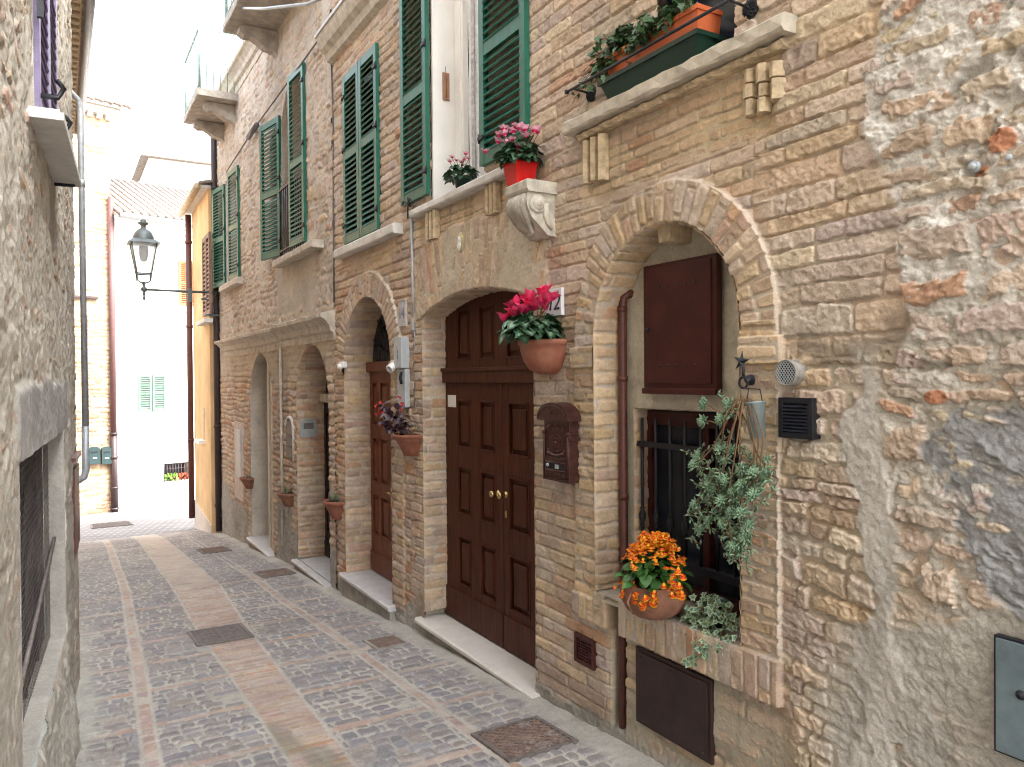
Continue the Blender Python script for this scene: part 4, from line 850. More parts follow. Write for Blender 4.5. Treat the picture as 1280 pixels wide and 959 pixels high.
roof(houseL, -6, .35, -6, 6.2, 8.7, .3)
house2 = empty('brick_house', (-.6, 11, -.6), 'narrow left house beyond the corner, only its tiled eaves and grey drainpipe showing', 'house')
def fn2(Y, Z):
    st = [Y, Z, np.zeros_like(Y), np.zeros(Y.shape+(3,))]; layer(st, np.ones_like(Y), 1301, .09, .24, .012, TAN+REDB, MORT, .006, lvl=.006, relief=.014, warp=.015); return st[2], st[3]
v, q, c = wall_grid(spaced([(6.12, 15.6, .04, .05)]), spaced([(-1.2, 6.3, .03, .03)]), fn2, None, X=0); v = np.stack([.07-v[:, 0], v[:, 1], v[:, 2]], -1)
ZZ, XX = np.meshgrid(spaced([(-1.2, 6.3, .03, .03)]), spaced([(-5, .08, .03, .03)]), indexing='ij'); Hn, cn = fn2(XX+20, ZZ)
build_grids('wall', [(v, q, c), grid_chunk(np.stack([XX, 15.6+Hn, ZZ], -1), cn)], M_WALL, house2)
m = MB(); n = 44
for i in range(n): y = 6.6+i*.21; m.box(-.1, .26, y, y+.10, 6.13, 6.21, .004)
m.box(-.1, .29, 6.5, 15.75, 6.215, 6.245); ev = part(m, 'eaves', M_CONSOLE, house2)
m = MB(); 
for t0 in np.arange(0, 9.2, .18): m.tube([(.36, 6.55+t0, 6.27), (-2.5, 6.55+t0, 7.2)], .07, 6)
m.prism([(.33, 6.25), (-2.5, 7.18), (-2.5, 7.1), (.33, 6.2)], (0, 6.5, 0), (1, 0, 0), (0, 0, 1), (0, 9.2, 0)); part(m, 'roof', M_ROOF, house2)
m = MB(); m.lathe((.37, 6.5, 6.22), [(.055, 0), (.055, 9.2)], 10, (0, 1, 0), math.pi, 2*math.pi) if False else m.tube([(.36, 6.5, 6.19), (.36, 15.75, 6.17)], .05, 10); part(m, 'gutter', M_PIPEG, house2)
m = MB(); xx, yy = .192, 8.0; m.tube([(.06, 7.9, 4.40), (.12, 7.95, 4.42), (.175, 8.0, 4.38), (xx, yy, 4.27), (xx+.005, yy, 1.3)], .026, 12); m.tube([(xx+.005, yy, 1.42), (xx+.005, yy, 1.02), (xx-.01, yy, .96), (xx-.06, yy, .93)], .031, 12)
m.tube([(xx, yy, 3.6), (xx, yy, 3.66)], .034, 12); part(m, 'drainpipe', M_PIPEG, house2)
# ================================================================== the small square at the end
U0 = np.array([1.20, 22.72, 0]); UA = np.array([.963, .27, 0]); UN = np.array([.27, -.963, 0])
def fu(px, py): p = plane(px, py, U0, UN); return float((p-U0)@UA), float(p[2])
def fp(u, o, z): return tuple(U0+UA*u+UN*o+np.array([0, 0, z]))
def fbx(mb, u0, u1, o0, o1, z0, z1): mb.obox(fp((u0+u1)/2, (o0+o1)/2, (z0+z1)/2), Vector(UA)*((u1-u0)/2), Vector(UN)*((o1-o0)/2), Vector((0, 0, (z1-z0)/2)))
fhouse = empty('brick_house', fp(-2, -2, -1.6), 'sunlit brick house at the end of the alley, behind two green letterboxes', 'house')
def fn3(Y, Z):
    n = fbm(Y*1.5, Z*1.5, 1401, 3); st = [Y, Z, np.zeros_like(Y), np.zeros(Y.shape+(3,))]
    layer(st, np.ones_like(Y), 1411, .12, .34, .02, TAN+[(.45, .30, .21), (.40, .25, .18)]+YEL[:2], MORT, .010, lvl=.014*sst(-.3, .5, n), relief=.022, warp=.04, rough=.015, rowvar=.6); return st[2], st[3]*np.array([.72, .66, .60])
UU, ZZ = np.meshgrid(spaced([(-5.5, 0, .022, .022)]), spaced([(-1.9, 8.7, .022, .022)]), indexing='ij'); Hn, cn = fn3(UU, ZZ)
build_grids('wall', [grid_chunk(U0+UU[..., None]*UA+Hn[..., None]*UN+ZZ[..., None]*np.array([0, 0, 1.]), cn)], M_WALL, fhouse)
m = MB(); m.prism([(0, 0), (0, -9), (.3, -9), (.3, 0)], fp(-5.5, -.3, 8.7), UA, UN, (0, 0, .02))
fbx(m, -5.7, .12, -.1, .16, 8.72, 8.82); fbx(m, -5.7, .2, -.1, .24, 8.82, 8.95)
for i in range(26): fbx(m, -5.6+i*.22, -5.49+i*.22, -.05, .13, 8.60, 8.72)
part(m, 'cornice', M_SILLW, fhouse)
m = MB(); pz = [fp(-5.8, .34, 8.96), fp(.4, .34, 8.96), fp(-1.0, -3.2, 10.3), fp(-5.8, -3.2, 10.3)]; m.add(pz+[(p[0], p[1], p[2]-.08) for p in pz], [(0, 1, 2, 3), (7, 6, 5, 4), (0, 4, 5, 1), (1, 5, 6, 2), (2, 6, 7, 3), (3, 7, 4, 0)], False)
for i in range(28):
    a = i/27; u = -5.7+6.1*a; m.tube([fp(u, .36, 8.99), fp(-5.8+(u+5.8)*.775, -3.2, 10.34)], .07, 5)
part(m, 'roof', M_ROOF, fhouse)
m = MB(); u_, z_ = fu(127, 503); fbx(m, u_-.25, u_+.12, 0, .03, z_-.12, z_+.12); part(m, 'plaque', M_MARBLE, fhouse)
m = MB(); u_, z_ = fu(105, 472); m.tube([fp(fu(107, 395)[0], .06, fu(107, 395)[1]), fp(fu(109, 545)[0], .06, fu(109, 545)[1])], .03, 6); fbx(m, -1.7, -.35, .0, .12, fu(110, 372)[1]-.03, fu(110, 372)[1]+.03); part(m, 'conduit', M_PIPED, fhouse)
m = MB(); up_, zt_ = fu(137, 285); lo_, zl_ = fu(142, 637)
m.tube([fp(-.02, .1, 6.6), fp(-.02, .1, .42)], .075, 10); pr = part(m, 'drainpipe', mat('red brown pipe', (.10, .045, .042), .6, bump=.1), fhouse)
m = MB(); m.tube([fp(-.02, .1, .45), fp(-.02, .1, -1.66)], .085, 10)
for z in (.42, -.2, -1.0, -1.55): m.tube([fp(-.02, .1, z-.03), fp(-.02, .1, z+.03)], .105, 10)
part(m, 'drainpipe', M_PIPED, fhouse, 'dark lower length of the red brown drainpipe')
whouse = empty('white_house', fp(3, -2, -1.6), 'white rendered house at the end of the alley with pale green shutters', 'house')
wb0, wb1 = fu(204, 603), fu(236, 577); ub0, ub1, zb0, zb1 = wb0[0], wb1[0], wb0[1], wb1[1]
def fnW(Y, Z): 
    M, c = mortar(Y, Z, 1451, (.80, .785, .75), .004, 2.); pl = sst(-.02, .02, -.95+.10*(Y*.2)-Z); return M+pl*.02, mixc(c, np.ones_like(c)*np.array([.72, .69, .64]), pl)
UU, ZZ = np.meshgrid(spaced([(0, 7, .05, .05)]), spaced([(-2, 6.1, .05, .05)]), indexing='ij'); Hn, cn = fnW(UU, ZZ)
sdw = sd_rect(UU, ZZ, ub0, ub1, zb0, zb1); cen = (sdw[:-1, :-1]+sdw[1:, 1:])/2 > 0
build_grids('wall', [grid_chunk(U0+UU[..., None]*UA+Hn[..., None]*UN+ZZ[..., None]*np.array([0, 0, 1.]), cn, cen)], M_WALL, whouse)
m = MB(); fbx(m, 0.05, 7.2, -.1, .22, 5.86, 5.98); fbx(m, 0.05, 7.2, -.1, .34, 5.98, 6.08); part(m, 'cornice', M_WHITEW, whouse)
m = MB(); m.tube([fp(.1, .40, 6.12), fp(7.2, .40, 6.10)], .07, 8); part(m, 'gutter', M_PIPEG, whouse)
m = MB(); pz = [fp(0, .38, 6.14), fp(7.3, .38, 6.14), fp(7.3, -3.5, 7.9), fp(.0, -3.5, 7.9)]; m.add(pz+[(p[0], p[1], p[2]-.08) for p in pz], [(0, 1, 2, 3), (7, 6, 5, 4), (0, 4, 5, 1), (1, 5, 6, 2), (2, 6, 7, 3), (3, 7, 4, 0)], False)
for i in range(34): u = .1+i*.215; m.tube([fp(u, .42, 6.18), fp(u, -3.5, 7.96)], .075, 6)
part(m, 'roof', M_ROOF, whouse)
def fshut(u0, u1, z0, z1, mt, n, parent, name='shutter'):
    m = MB(); w = .06; fbx(m, u0, u0+w, .03, .07, z0, z1); fbx(m, u1-w, u1, .03, .07, z0, z1)
    for z in (z0, (z0+z1)/2-.03, z1-.07): fbx(m, u0+w, u1-w, .032, .068, z, z+.07)
    for i in range(n):
        z = z0+.09+(z1-z0-.16)*(i+.5)/n; d = Vector(UN)*math.cos(R(40))-Vector((0, 0, 1))*math.sin(R(40)); m.obox(fp((u0+u1)/2, .05, z), Vector(UA)*((u1-u0)/2-w), d*.032, d.cross(Vector(UA))*.007)
    return part(m, name, mt, parent)
g0, g1 = fu(172, 515), fu(206, 468); gm = (g0[0]+g1[0])/2
m = MB(); fbx(m, g0[0], g1[0], .002, .03, g0[1], g1[1]); part(m, 'window', M_FROST, whouse, 'pale window behind green shutters')
M_GP = mat('pale green shutter', (.085, .145, .11), .6, var=.25, scale=6); fshut(g0[0], gm-.01, g0[1], g1[1], M_GP, 14, whouse); fshut(gm+.01, g1[0], g0[1], g1[1], M_GP, 14, whouse)
m = MB(); fbx(m, g0[0]-.1, g1[0]+.1, 0, .05, g0[1]-.09, g0[1]-.03); part(m, 'window_sill', M_WHITEW, whouse)
o0, o1 = fu(223, 382), fu(240, 327); M_OP = mat('orange brown shutter', (.27, .10, .035), .6, var=.2, scale=6); fshut(o0[0], o0[0]+.55, o0[1], o1[1], M_OP, 20, whouse); fshut(o0[0]+.57, o0[0]+1.12, o0[1], o1[1], M_OP, 20, whouse)
m = MB(); fbx(m, o0[0]-.15, o0[0]+1.25, 0, .12, o0[1]-.16, o0[1]-.06); part(m, 'window_sill', M_WHITEW, whouse)
m = MB(); fbx(m, ub0-.05, ub1+.05, -.30, -.25, zb0-.05, zb1+.05); wv = part(m, 'window', M_GLASS, whouse, 'low barred window with flowers on its ledge')
m = MB()
for i in range(9): u = ub0+.04+(ub1-ub0-.08)*i/8; m.tube([fp(u, -.03, zb0), fp(u, -.03, zb1)], .012, 5)
for z in (zb0+.03, zb1-.03, (zb0+zb1)/2+.1): m.tube([fp(ub0, -.03, z), fp(ub1, -.03, z)], .010, 5)
part(m, 'bars', M_PIPED, wv)
m = MB(); fbx(m, ub0-.06, ub0, -.25, .02, zb0-.06, zb1+.06); fbx(m, ub1, ub1+.06, -.25, .02, zb0-.06, zb1+.06); fbx(m, ub0, ub1, -.25, .02, zb0-.06, zb0); fbx(m, ub0, ub1, -.25, .02, zb1, zb1+.06); part(m, 'frame', M_SILLW, wv)
# pale house behind
bh = empty('pale_house', (6, 34, -2), 'tall pale house rising behind the white house', 'house')
m = MB(); m.box(3.0, 14, 32, 40, -2, 10.2); part(m, 'wall', M_WHITEW, bh)
m = MB(); m.prism([(2.7, 10.2), (14.3, 10.2), (8.5, 12.2)], (0, 31.7, 0), (1, 0, 0), (0, 0, 1), (0, 8.6, 0)); part(m, 'roof', M_ROOF, bh)
m = MB(); m.box(4.0, 5.0, 31.95, 32.02, 7.2, 8.6); m.g = 1; m.box(6.2, 7.2, 31.95, 32.02, 7.2, 8.6); build_each(m, 'window', M_PLAST, bh)
# yellow house
yh = empty('yellow_house', (3.5, 15.5, -1), 'ochre yellow rendered house between the stone house and the square', 'house')
YA = Vector((.024, 1, 0)).normalized(); YN = Vector((-1, .024, 0)).normalized(); YO = Vector((2.30, 14.44, 0))
def ybx(mb, s0, s1, o0, o1, z0, z1): c = YO+YA*((s0+s1)/2)+YN*((o0+o1)/2); c.z = (z0+z1)/2; mb.obox(c, YA*((s1-s0)/2), YN*((o1-o0)/2), Vector((0, 0, (z1-z0)/2)))
def yat(px, py): p = plane(px, py, YO, YN); return (p[1]-YO.y)/YA.y, p[2]
m = MB(); ybx(m, 0, 2.28, -4, 0, -2, 5.2); part(m, 'wall', M_YELLOW, yh)
m = MB(); m.prism([(0, -2), (2.29, -2), (2.29, -.62), (0, -.76)], YO+YN*.0, YA, (0, 0, 1), YN*.02); part(m, 'plinth', M_PLINTH, yh)
m = MB(); ybx(m, -.05, 2.48, -4, .13, 5.2, 5.25); ye = part(m, 'eaves', M_SILLW, yh); m = MB(); m.tube([YO+YN*.18+YA*-.05+Vector((0, 0, 5.22)), YO+YN*.18+YA*2.48+Vector((0, 0, 5.20))], .065, 8); part(m, 'gutter', M_CONSOLE, yh)
m = MB(); pz = [YO+YN*.16+YA*-.1+Vector((0, 0, 5.3)), YO+YN*.16+YA*2.5+Vector((0, 0, 5.3)), YO-YN*4+YA*2.5+Vector((0, 0, 6.3)), YO-YN*4+YA*-.1+Vector((0, 0, 6.3))]; m.add(pz+[p-Vector((0, 0, .05)) for p in pz], [(0, 1, 2, 3), (7, 6, 5, 4), (0, 4, 5, 1), (1, 5, 6, 2), (2, 6, 7, 3), (3, 7, 4, 0)], False); part(m, 'roof', M_ROOF, yh)
m = MB(); p0_ = YO+YA*2.27+YN*.075
m.tube([(p0_.x, p0_.y, 5.15), (p0_.x, p0_.y, 2), (p0_.x, p0_.y, -.98)], .058, 12)
for z in (4.6, 2.9, .6): m.tube([(p0_.x, p0_.y, z-.03), (p0_.x, p0_.y, z+.03)], .068, 12)
part(m, 'drainpipe', M_PIPEB, yh)
s0_, z0_ = yat(265, 392); s1_, z1_ = yat(255, 300)
for a_, b_ in ((.06, .06), (0, 0)):
    pass
m = MB(); sm_ = (s0_+s1_)/2
for q0, q1 in ((s0_, sm_-.01), (sm_+.01, s1_)):
    m.g += 1
    ybx(m, q0, q0+.06, .0, .04, z0_, z1_); ybx(m, q1-.06, q1, .0, .04, z0_, z1_); ybx(m, q0+.06, q1-.06, .0, .038, z0_, z0_+.08); ybx(m, q0+.06, q1-.06, .0, .038, z1_-.08, z1_)
    z = z0_+.12
    while z < z1_-.1: ybx(m, q0+.06, q1-.06, .005, .03, z, z+.03); z += .075
build_each(m, 'shutter', mat('grey brown shutter', (.20, .12, .085), .6), yh)
m = MB(); ybx(m, s0_-.12, s1_+.15, 0, .14, z0_-.16, z0_-.09); part(m, 'window_sill', M_SILLW, yh)
sn, zn = yat(255, 530); m = MB(); ybx(m, sn-.12, sn+.12, .001, .006, zn-.32, zn+.30); part(m, 'niche', M_CONSOLE, yh); m = MB(); ybx(m, sn-.2, sn+.35, 0, .12, zn-.36, zn-.30); part(m, 'ledge', M_WHITE, yh)
# ================================================================== loose and hung things
rnd = random.Random(42)
def V3(*a): return Vector(a)
def leaf(mb, p, d, n, L, W, shape='heart', cup=.18, mi=0, mi2=None):
    """one leaf: p stalk end, d direction, n upper side"""
    d = d.normalized(); n = (n-d*n.dot(d)); n = n.normalized() if n.length > 1e-4 else d.orthogonal().normalized(); s = d.cross(n)
    if shape == 'heart': prof = [(.0, .06), (-.10, .28), (.06, .46), (.34, .50), (.68, .33), (1., .0)]
    elif shape == 'oval': prof = [(.0, .03), (.18, .30), (.45, .44), (.75, .34), (1., .0)]
    elif shape == 'ivy': prof = [(.0, .05), (-.06, .40), (.22, .28), (.38, .50), (.55, .24), (1., .0)]
    elif shape == 'round': prof = [(.0, .15), (.12, .40), (.4, .52), (.75, .42), (1., .12)]
    else: prof = [(.0, .25), (.35, .5), (.75, .42), (1., .0)]
    mid = [p+d*L*max(0, t)-n*0 for t, w in prof]; vs = []; k = len(prof)
    for t, w in prof: vs.append(p+d*L*t+s*W*w+n*(cup*W*w*2-.25*L*t*t))
    for t, w in prof: vs.append(p+d*L*t-s*W*w+n*(cup*W*w*2-.25*L*t*t))
    for t, w in prof: vs.append(p+d*L*max(t, 0.0)-n*(.25*L*t*t))
    f1 = [(2*k+i, i, i+1, 2*k+i+1) for i in range(k-1)]; f2 = [(2*k+i+1, k+i+1, k+i, 2*k+i) for i in range(k-1)]
    o = mb.m; mb.m = mi; mb.add(vs, f1+f2, True)
    if mi2 is not None:                                     # pale or dark centre lying just above
        v2 = [p+d*L*(.30+.5*0)+(v-(p+d*L*.38))*.58+d*L*.10+n*.0012 for v in vs]; mb.m = mi2; mb.add(v2, f1+f2, True)
    mb.m = o
def rv(a=1.): return V3(rnd.uniform(-a, a), rnd.uniform(-a, a), rnd.uniform(-a, a))
def half_pot(root, c, r, h, mt, rim=.03, taper=.55, full=False, bell=False):
    """terracotta pot, c = centre of its top at the wall; half round against the wall unless full"""
    a0, a1 = (0, 2*math.pi) if full else (math.pi*.5, math.pi*1.5)
    p = []
    if bell: prof = [(.02, -h), (r*.35, -h*.99), (r*.62, -h*.86), (r*.80, -h*.62), (r*.90, -h*.34), (r*.93, -rim*1.3), (r*.985, -rim*1.1), (r*1.0, -rim*.2), (r*.985, 0), (r*.92, 0), (r*.88, -h*.3)]
    else: prof = [(.0, -h), (r*taper, -h), (r*(taper+.2), -h*.6), (r*.92, -rim*1.2), (r*1.0, -rim*1.15), (r*1.02, -rim*.2), (r*1.0, 0), (r*.92, 0), (r*.88, -h*.25)]
    m = MB(); m.lathe(c, prof, 28, (0, 0, 1), a0, a1)
    if not full: m.prism([(y, z) for y, z in [(q[0], q[1]) for q in prof[:8]]]+[(-q[0], q[1]) for q in prof[:8]][::-1], (c[0]-.001, c[1], c[2]), (0, 1, 0), (0, 0, 1), (.003, 0, 0))
    part(m, 'pot', mt, root); m = MB(); m.lathe((c[0], c[1], c[2]), [(0, -.012), (r*.5, -.010), (r*.93, -.022)], 20, (0, 0, 1), a0, a1); part(m, 'soil', M_SOIL, root)
def dome_leaves(mb, c, r, h, n, L, W, shape, mi2=None, x_max=None, low=-.25):
    for i in range(n):
        t = i/n; el = (low+(1.15-low)*rnd.random()**.9); az = rnd.uniform(0, 2*math.pi)
        d = V3(math.cos(az)*math.cos(el), math.sin(az)*math.cos(el), math.sin(el)); p = Vector(c)+V3(d.x*r, d.y*r, max(-.02, d.z)*h+.01 if el > 0 else d.z*h*.6)*rnd.uniform(.62, 1.0)
        if x_max and p.x > x_max-.01: p.x = x_max-.012
        dd = V3(d.x, d.y, -.25+.3*d.z)+rv(.35); leaf(mb, p-dd.normalized()*L*.4, dd, V3(d.x*.7, d.y*.7, 1)+rv(.3), L*rnd.uniform(.75, 1.15), W*rnd.uniform(.8, 1.15), shape, mi2=mi2)
def cyclamen_flower(mb, base, top, size, mi=0, mi2=1, nodir=None):
    d = (top-base); mb.m = 2; mid = base+d*.55+rv(.008); mb.tube([base, mid, top, top+V3(0, 0, -.004)], .0022, 5)
    ax = V3(rnd.uniform(-.3, .3), rnd.uniform(-.3, .3), 1).normalized(); a = ax.orthogonal().normalized(); b = ax.cross(a); o = rnd.uniform(0, 6)
    for k in range(6):
        t = o+2*math.pi*k/6+rnd.uniform(-.2, .2); out = a*math.cos(t)+b*math.sin(t)
        d = ax*1.+out*rnd.uniform(.35, .8); leaf(mb, top+out*.006, d, -out+ax*.3, size*rnd.uniform(.85, 1.15), size*.62, 'petal', .25, mi, None)
        leaf(mb, top+out*.006+out*.001, d, -out+ax*.3, size*.42, size*.52, 'petal', .25, mi2, None)
    mb.m = 0
# --- orange slipper flowers in a terracotta pot on the brick sill
def pot_on_sill():
    c = Vector(at(817, 765, 2.415)); zb_ = .714
    root = empty('potted_plant', (2.415, c.y, zb_), 'bushy orange and yellow flowers in a round brown clay pot on the brick sill', 'potted plant')
    cx, cy = 2.415, c.y; m = MB(); h = .155; r = .160
    prof = [(.0, 0), (r*.55, 0), (r*.80, h*.18), (r*.97, h*.5), (r*.99, h*.72), (r*.90, h*.93), (r*.93, h), (r*.86, h), (r*.82, h*.9)]
    m.lathe((cx, cy, zb_), prof, 36); m.tube([(cx-.150, cy-.02, zb_+.13), (cx-.178, cy-.025, zb_+.09), (cx-.155, cy-.035, zb_+.035)], [.004, .005, .003], 6); m.tube([(cx-.10, cy-.135, zb_+.09), (cx-.12, cy-.135, zb_+.10), (cx-.13, cy-.10, zb_+.085), (cx-.10, cy-.14, zb_+.07)], .008, 6)
    part(m, 'pot', M_TERRAO, root); m = MB(); m.lathe((cx, cy, zb_+h*.93), [(0, .012), (r*.6, .008), (r*.86, -.005)], 24); part(m, 'soil', M_SOIL, root)
    m = MB(); tp = zb_+h
    dome_leaves(m, (cx, cy, tp+.01), .165, .11, 120, .075, .062, 'oval', low=-.2); part(m, 'leaves', M_LEAF, root)
    m = MB(); heads = []
    for i in range(70):
        el = rnd.uniform(.2, 1.5); az = rnd.uniform(0, 6.28); heads.append((V3(cx+.125*math.cos(az)*math.cos(el), cy+.135*math.sin(az)*math.cos(el)-.01, tp+.07+.135*math.sin(el)), .030))
    for (px, py, s) in ((783, 727, .03), (776, 735, .03), (788, 731, .026), (781, 742, .03), (797, 748, .03), (810, 752, .03), (803, 756, .03), (818, 748, .028), (848, 728, .03), (840, 722, .03), (853, 720, .03), (845, 738, .03), (850, 744, .025), (838, 734, .03)):
        p = Vector(at(px, py, cx-.14)); heads.append((p, s))
    for p, s in heads:
        for k in range(4):
            q = p+rv(.8)*s; out = (q-V3(cx, cy, tp+.02)).normalized(); a = out.orthogonal().normalized()
            # pouch: a puffed yellow disc with a red orange face
            s2 = rnd.uniform(.015, .021); u = (V3(0, 0, 1)-out*out.z).normalized() if abs(out.z) < .95 else a; w = out.cross(u)
            dwn = (out*.8-V3(0, 0, .5)+rv(.3)).normalized(); side = dwn.cross(V3(0, 0, 1)).normalized(); nn = side.cross(dwn)
            for (off, sc_, mi) in ((0, 1., 1), (.0028, .78, 0)):
                vs = [q+dwn*off*0+nn*(off+.005)]; K = 9
                for j in range(K): t = 2*math.pi*j/K; vs.append(q+side*math.cos(t)*s2*sc_+dwn*math.sin(t)*s2*.8*sc_+nn*off)
                vs.append(q-nn*.006*(1 if off == 0 else .2))
                m.m = mi; m.add(vs, [(0, 1+j, 1+(j+1) % K) for j in range(K)]+[(K+1, 1+(j+1) % K, 1+j) for j in range(K)], True)
            if rnd.random() < .5: leaf(m, q+nn*.006, V3(0, 0, 1)+rv(.5), out, .014, .014, 'round', .3, 1)
    m.m = 0; part(m, 'flowers', [M_ORR, M_ORY], root)
pot_on_sill()
# --- variegated ivy on the sill
def sill_ivy():
    cy = at(885, 770, 2.50)[1]; root = empty('potted_plant', (2.53, cy, .714), 'trailing ivy with cream edged leaves spilling over the brick sill', 'potted plant')
    m = MB(); m.lathe((2.545, cy, .714), [(0, 0), (.045, 0), (.06, .10), (.065, .10), (.065, .115), (.057, .115), (.05, .09)], 20); part(m, 'pot', M_PLASTG, root)
    m = MB(); strands = []
    pts = [((872, 752), (868, 775), (880, 790)), ((880, 745), (876, 770), (884, 800)), ((890, 745), (893, 768), (888, 790)), ((898, 760), (905, 775), (900, 800)), ((875, 765), (862, 772), (858, 778)), ((885, 800), (878, 818), (862, 828)), ((888, 805), (900, 812), (918, 803)), ((880, 780), (886, 800), (885, 822)), ((866, 760), (872, 790), (880, 806)), ((905, 752), (912, 765), (918, 785))]
    for k, pp in enumerate(pts):
        X0 = 2.50-.01*(k % 3); P = [Vector(at(*q, X0-(.055 if q[1] > 795 else .0))) for q in pp]; strands.append(P)
        m.m = 2; m.tube(P, .0022, 5)
        for j in range(26):
            t = j/25; q = P[0].lerp(P[1], min(1, t*2)) if t < .5 else P[1].lerp(P[2], t*2-1); q = q+rv(.022)
            dd = V3(-.6, 0, -.35)+rv(.8); leaf(m, q, dd, V3(-1, -.2, .8)+rv(.4), rnd.uniform(.026, .04), rnd.uniform(.03, .042), 'ivy', .1, 0, 1)
    m.m = 0; part(m, 'foliage', [M_LEAFVAR, M_LEAFVC, M_STEM], root)
sill_ivy()
# --- star hook, hanging pot with succulent
sy, sz = at(944, 452, 2.44)[1], at(944, 452, 2.44)[2]
root = empty('wall_hook', (WX-.04, sy, sz), 'black iron bracket topped with a five pointed star above the hanging pot', 'hook')
m = MB(); star = []
for k in range(10): t = math.pi/2+math.pi*k/5+.15; rr_ = .046 if k % 2 == 0 else .016; star.append((rr_*math.cos(t), rr_*math.sin(t)))
cst = V3(2.36, sy-.0, sz+.0); vs = [cst+V3(0, p[0], p[1]) for p in star]+[cst+V3(-.014, 0, 0), cst+V3(.014, 0, 0)]; m.add(vs, [(10, i, (i+1) % 10) for i in range(10)]+[(11, (i+1) % 10, i) for i in range(10)], False); part(m, 'star', M_BLACK, root)
m = MB(); hy = sy-.01; m.tube([(WX-.02, hy+.03, sz-.075), (2.40, hy+.02, sz-.075), (2.36, hy, sz-.055), (2.36, hy, sz-.02)], .006, 8)
ring = [(2.36, hy+.022*math.cos(t), sz-.085+.022*math.sin(t)) for t in np.linspace(0, 6.28, 16)]; m.tube(ring, .005, 6, False); m.lathe((2.42, hy+.025, sz-.075), [(0, -.02), (.012, -.016), (.012, .016), (0, .02)], 10, (1, 0, 0)); m.lathe((WX-.035, hy+.03, sz-.075), [(.0, 0), (.022, .0), (.022, .02), (0, .02)], 12, (1, 0, 0)); part(m, 'bracket', M_BLACK, root)
def hanging():
    X0 = 2.33; c = Vector(at(943, 503, X0)); root = empty('hanging_plant', tuple(c), 'grey metal pot hanging from the star hook, trailing blue green succulent stems', 'hanging plant')
    m = MB(); r = .040; h = .14; tilt = V3(.0, .0, 1); ax = V3(0.0, .12, 1).normalized(); m.lathe(c, [(0, -h), (r*.72, -h), (r*.98, -.006), (r*1.05, -.004), (r*1.05, .002), (r*.95, .0), (r*.9, -.02)], 24, ax); part(m, 'pot', mat('grey zinc pot', (.24, .30, .31), .5, .3, var=.15), root)
    m = MB(); m.lathe(c, [(0, -.016), (r*.93, -.018)], 16, ax); part(m, 'soil', M_SOIL, root)
    m = MB(); top = V3(2.36, hy, sz-.105)
    for s in (-1, 1): m.tube([c+V3(0, s*r*1.02, 0), c+V3(0, s*r*.7, .05), top], .0024, 5)
    part(m, 'wire_handle', M_BLACK, root)
    st = MB(); lv = MB(); heads = [(872, 572), (878, 505), (877, 527), (899, 525), (912, 562), (905, 575), (868, 630), (884, 605), (893, 612), (900, 625), (912, 640), (885, 650), (875, 660), (935, 600), (948, 610), (940, 618), (925, 605), (928, 615), (955, 595), (925, 640), (930, 660), (918, 665), (935, 655), (920, 690), (915, 682), (928, 672), (895, 640), (890, 595), (905, 600), (940, 590), (910, 505), (902, 655), (886, 625), (925, 588), (915, 615), (900, 560), (866, 580)]
    for i, (px, py) in enumerate(heads):
        X1 = X0-.035+rnd.uniform(-.035, .035); e = Vector(at(px, py, X1)); s0 = c+V3(rnd.uniform(-.03, .02), rnd.uniform(-.03, .035), -.005)
        if i % 6 == 0 or i < 3:
            out = V3(-.045, rnd.uniform(-.03, .05), .02); mids = s0+out; dn = s0.lerp(e, .5)+V3(-.02, rnd.uniform(-.035, .035), -.05); st.tube([s0, mids, mids.lerp(dn, .5)+rv(.012), dn, dn.lerp(e, .6)+rv(.012), e], .0032, 5)
        ax_ = (V3(-.7, rnd.uniform(-.4, .4), rnd.uniform(-.1, .7))).normalized(); n_ = 34
        for j in range(n_):
            t = j*2.399; q = j/n_; a = ax_.orthogonal().normalized(); b = ax_.cross(a); d = (a*math.cos(t)+b*math.sin(t))*(1-.65*(1-q))+ax_*(1.15-q*1.0)
            L = (.012+.022*q)*1.15; pp = e-ax_*.016*q+rv(.002); lv.tube([pp, pp+d.normalized()*L*.6, pp+d.normalized()*L], [.003, .0058, .0015], 5)
    for i in range(150):                                     # leafy stems between the rosettes
        px, py = rnd.choice(heads[6:]); e = Vector(at(px+rnd.uniform(-14, 14), py+rnd.uniform(-22, 18), X0-.02+rnd.uniform(-.03, .03)))
        ax_ = (rv(1)+V3(0, 0, -.5)).normalized(); st.tube([e-ax_*.03, e, e+ax_*.03], .0022, 4)
        for j in range(7): d = rv(1)+ax_*.3; pp = e+ax_*rnd.uniform(-.03, .03); lv.tube([pp, pp+d.normalized()*.013, pp+d.normalized()*.024], [.0024, .0048, .001], 4)
    for i in range(3):
        a = c+V3(-.02, .02-.01*i, 0); st.tube([a, a+V3(-.03, -.02-.012*i, -.02), a+V3(-.02, -.05-.015*i, -.13), a+V3(-.02, -.055, -.22-.03*i), a+V3(-.02, .01, -.30-.02*i)], .0035, 5)
    part(st, 'stems', M_STEM, root); part(lv, 'leaves', M_SUCC, root)
hanging()
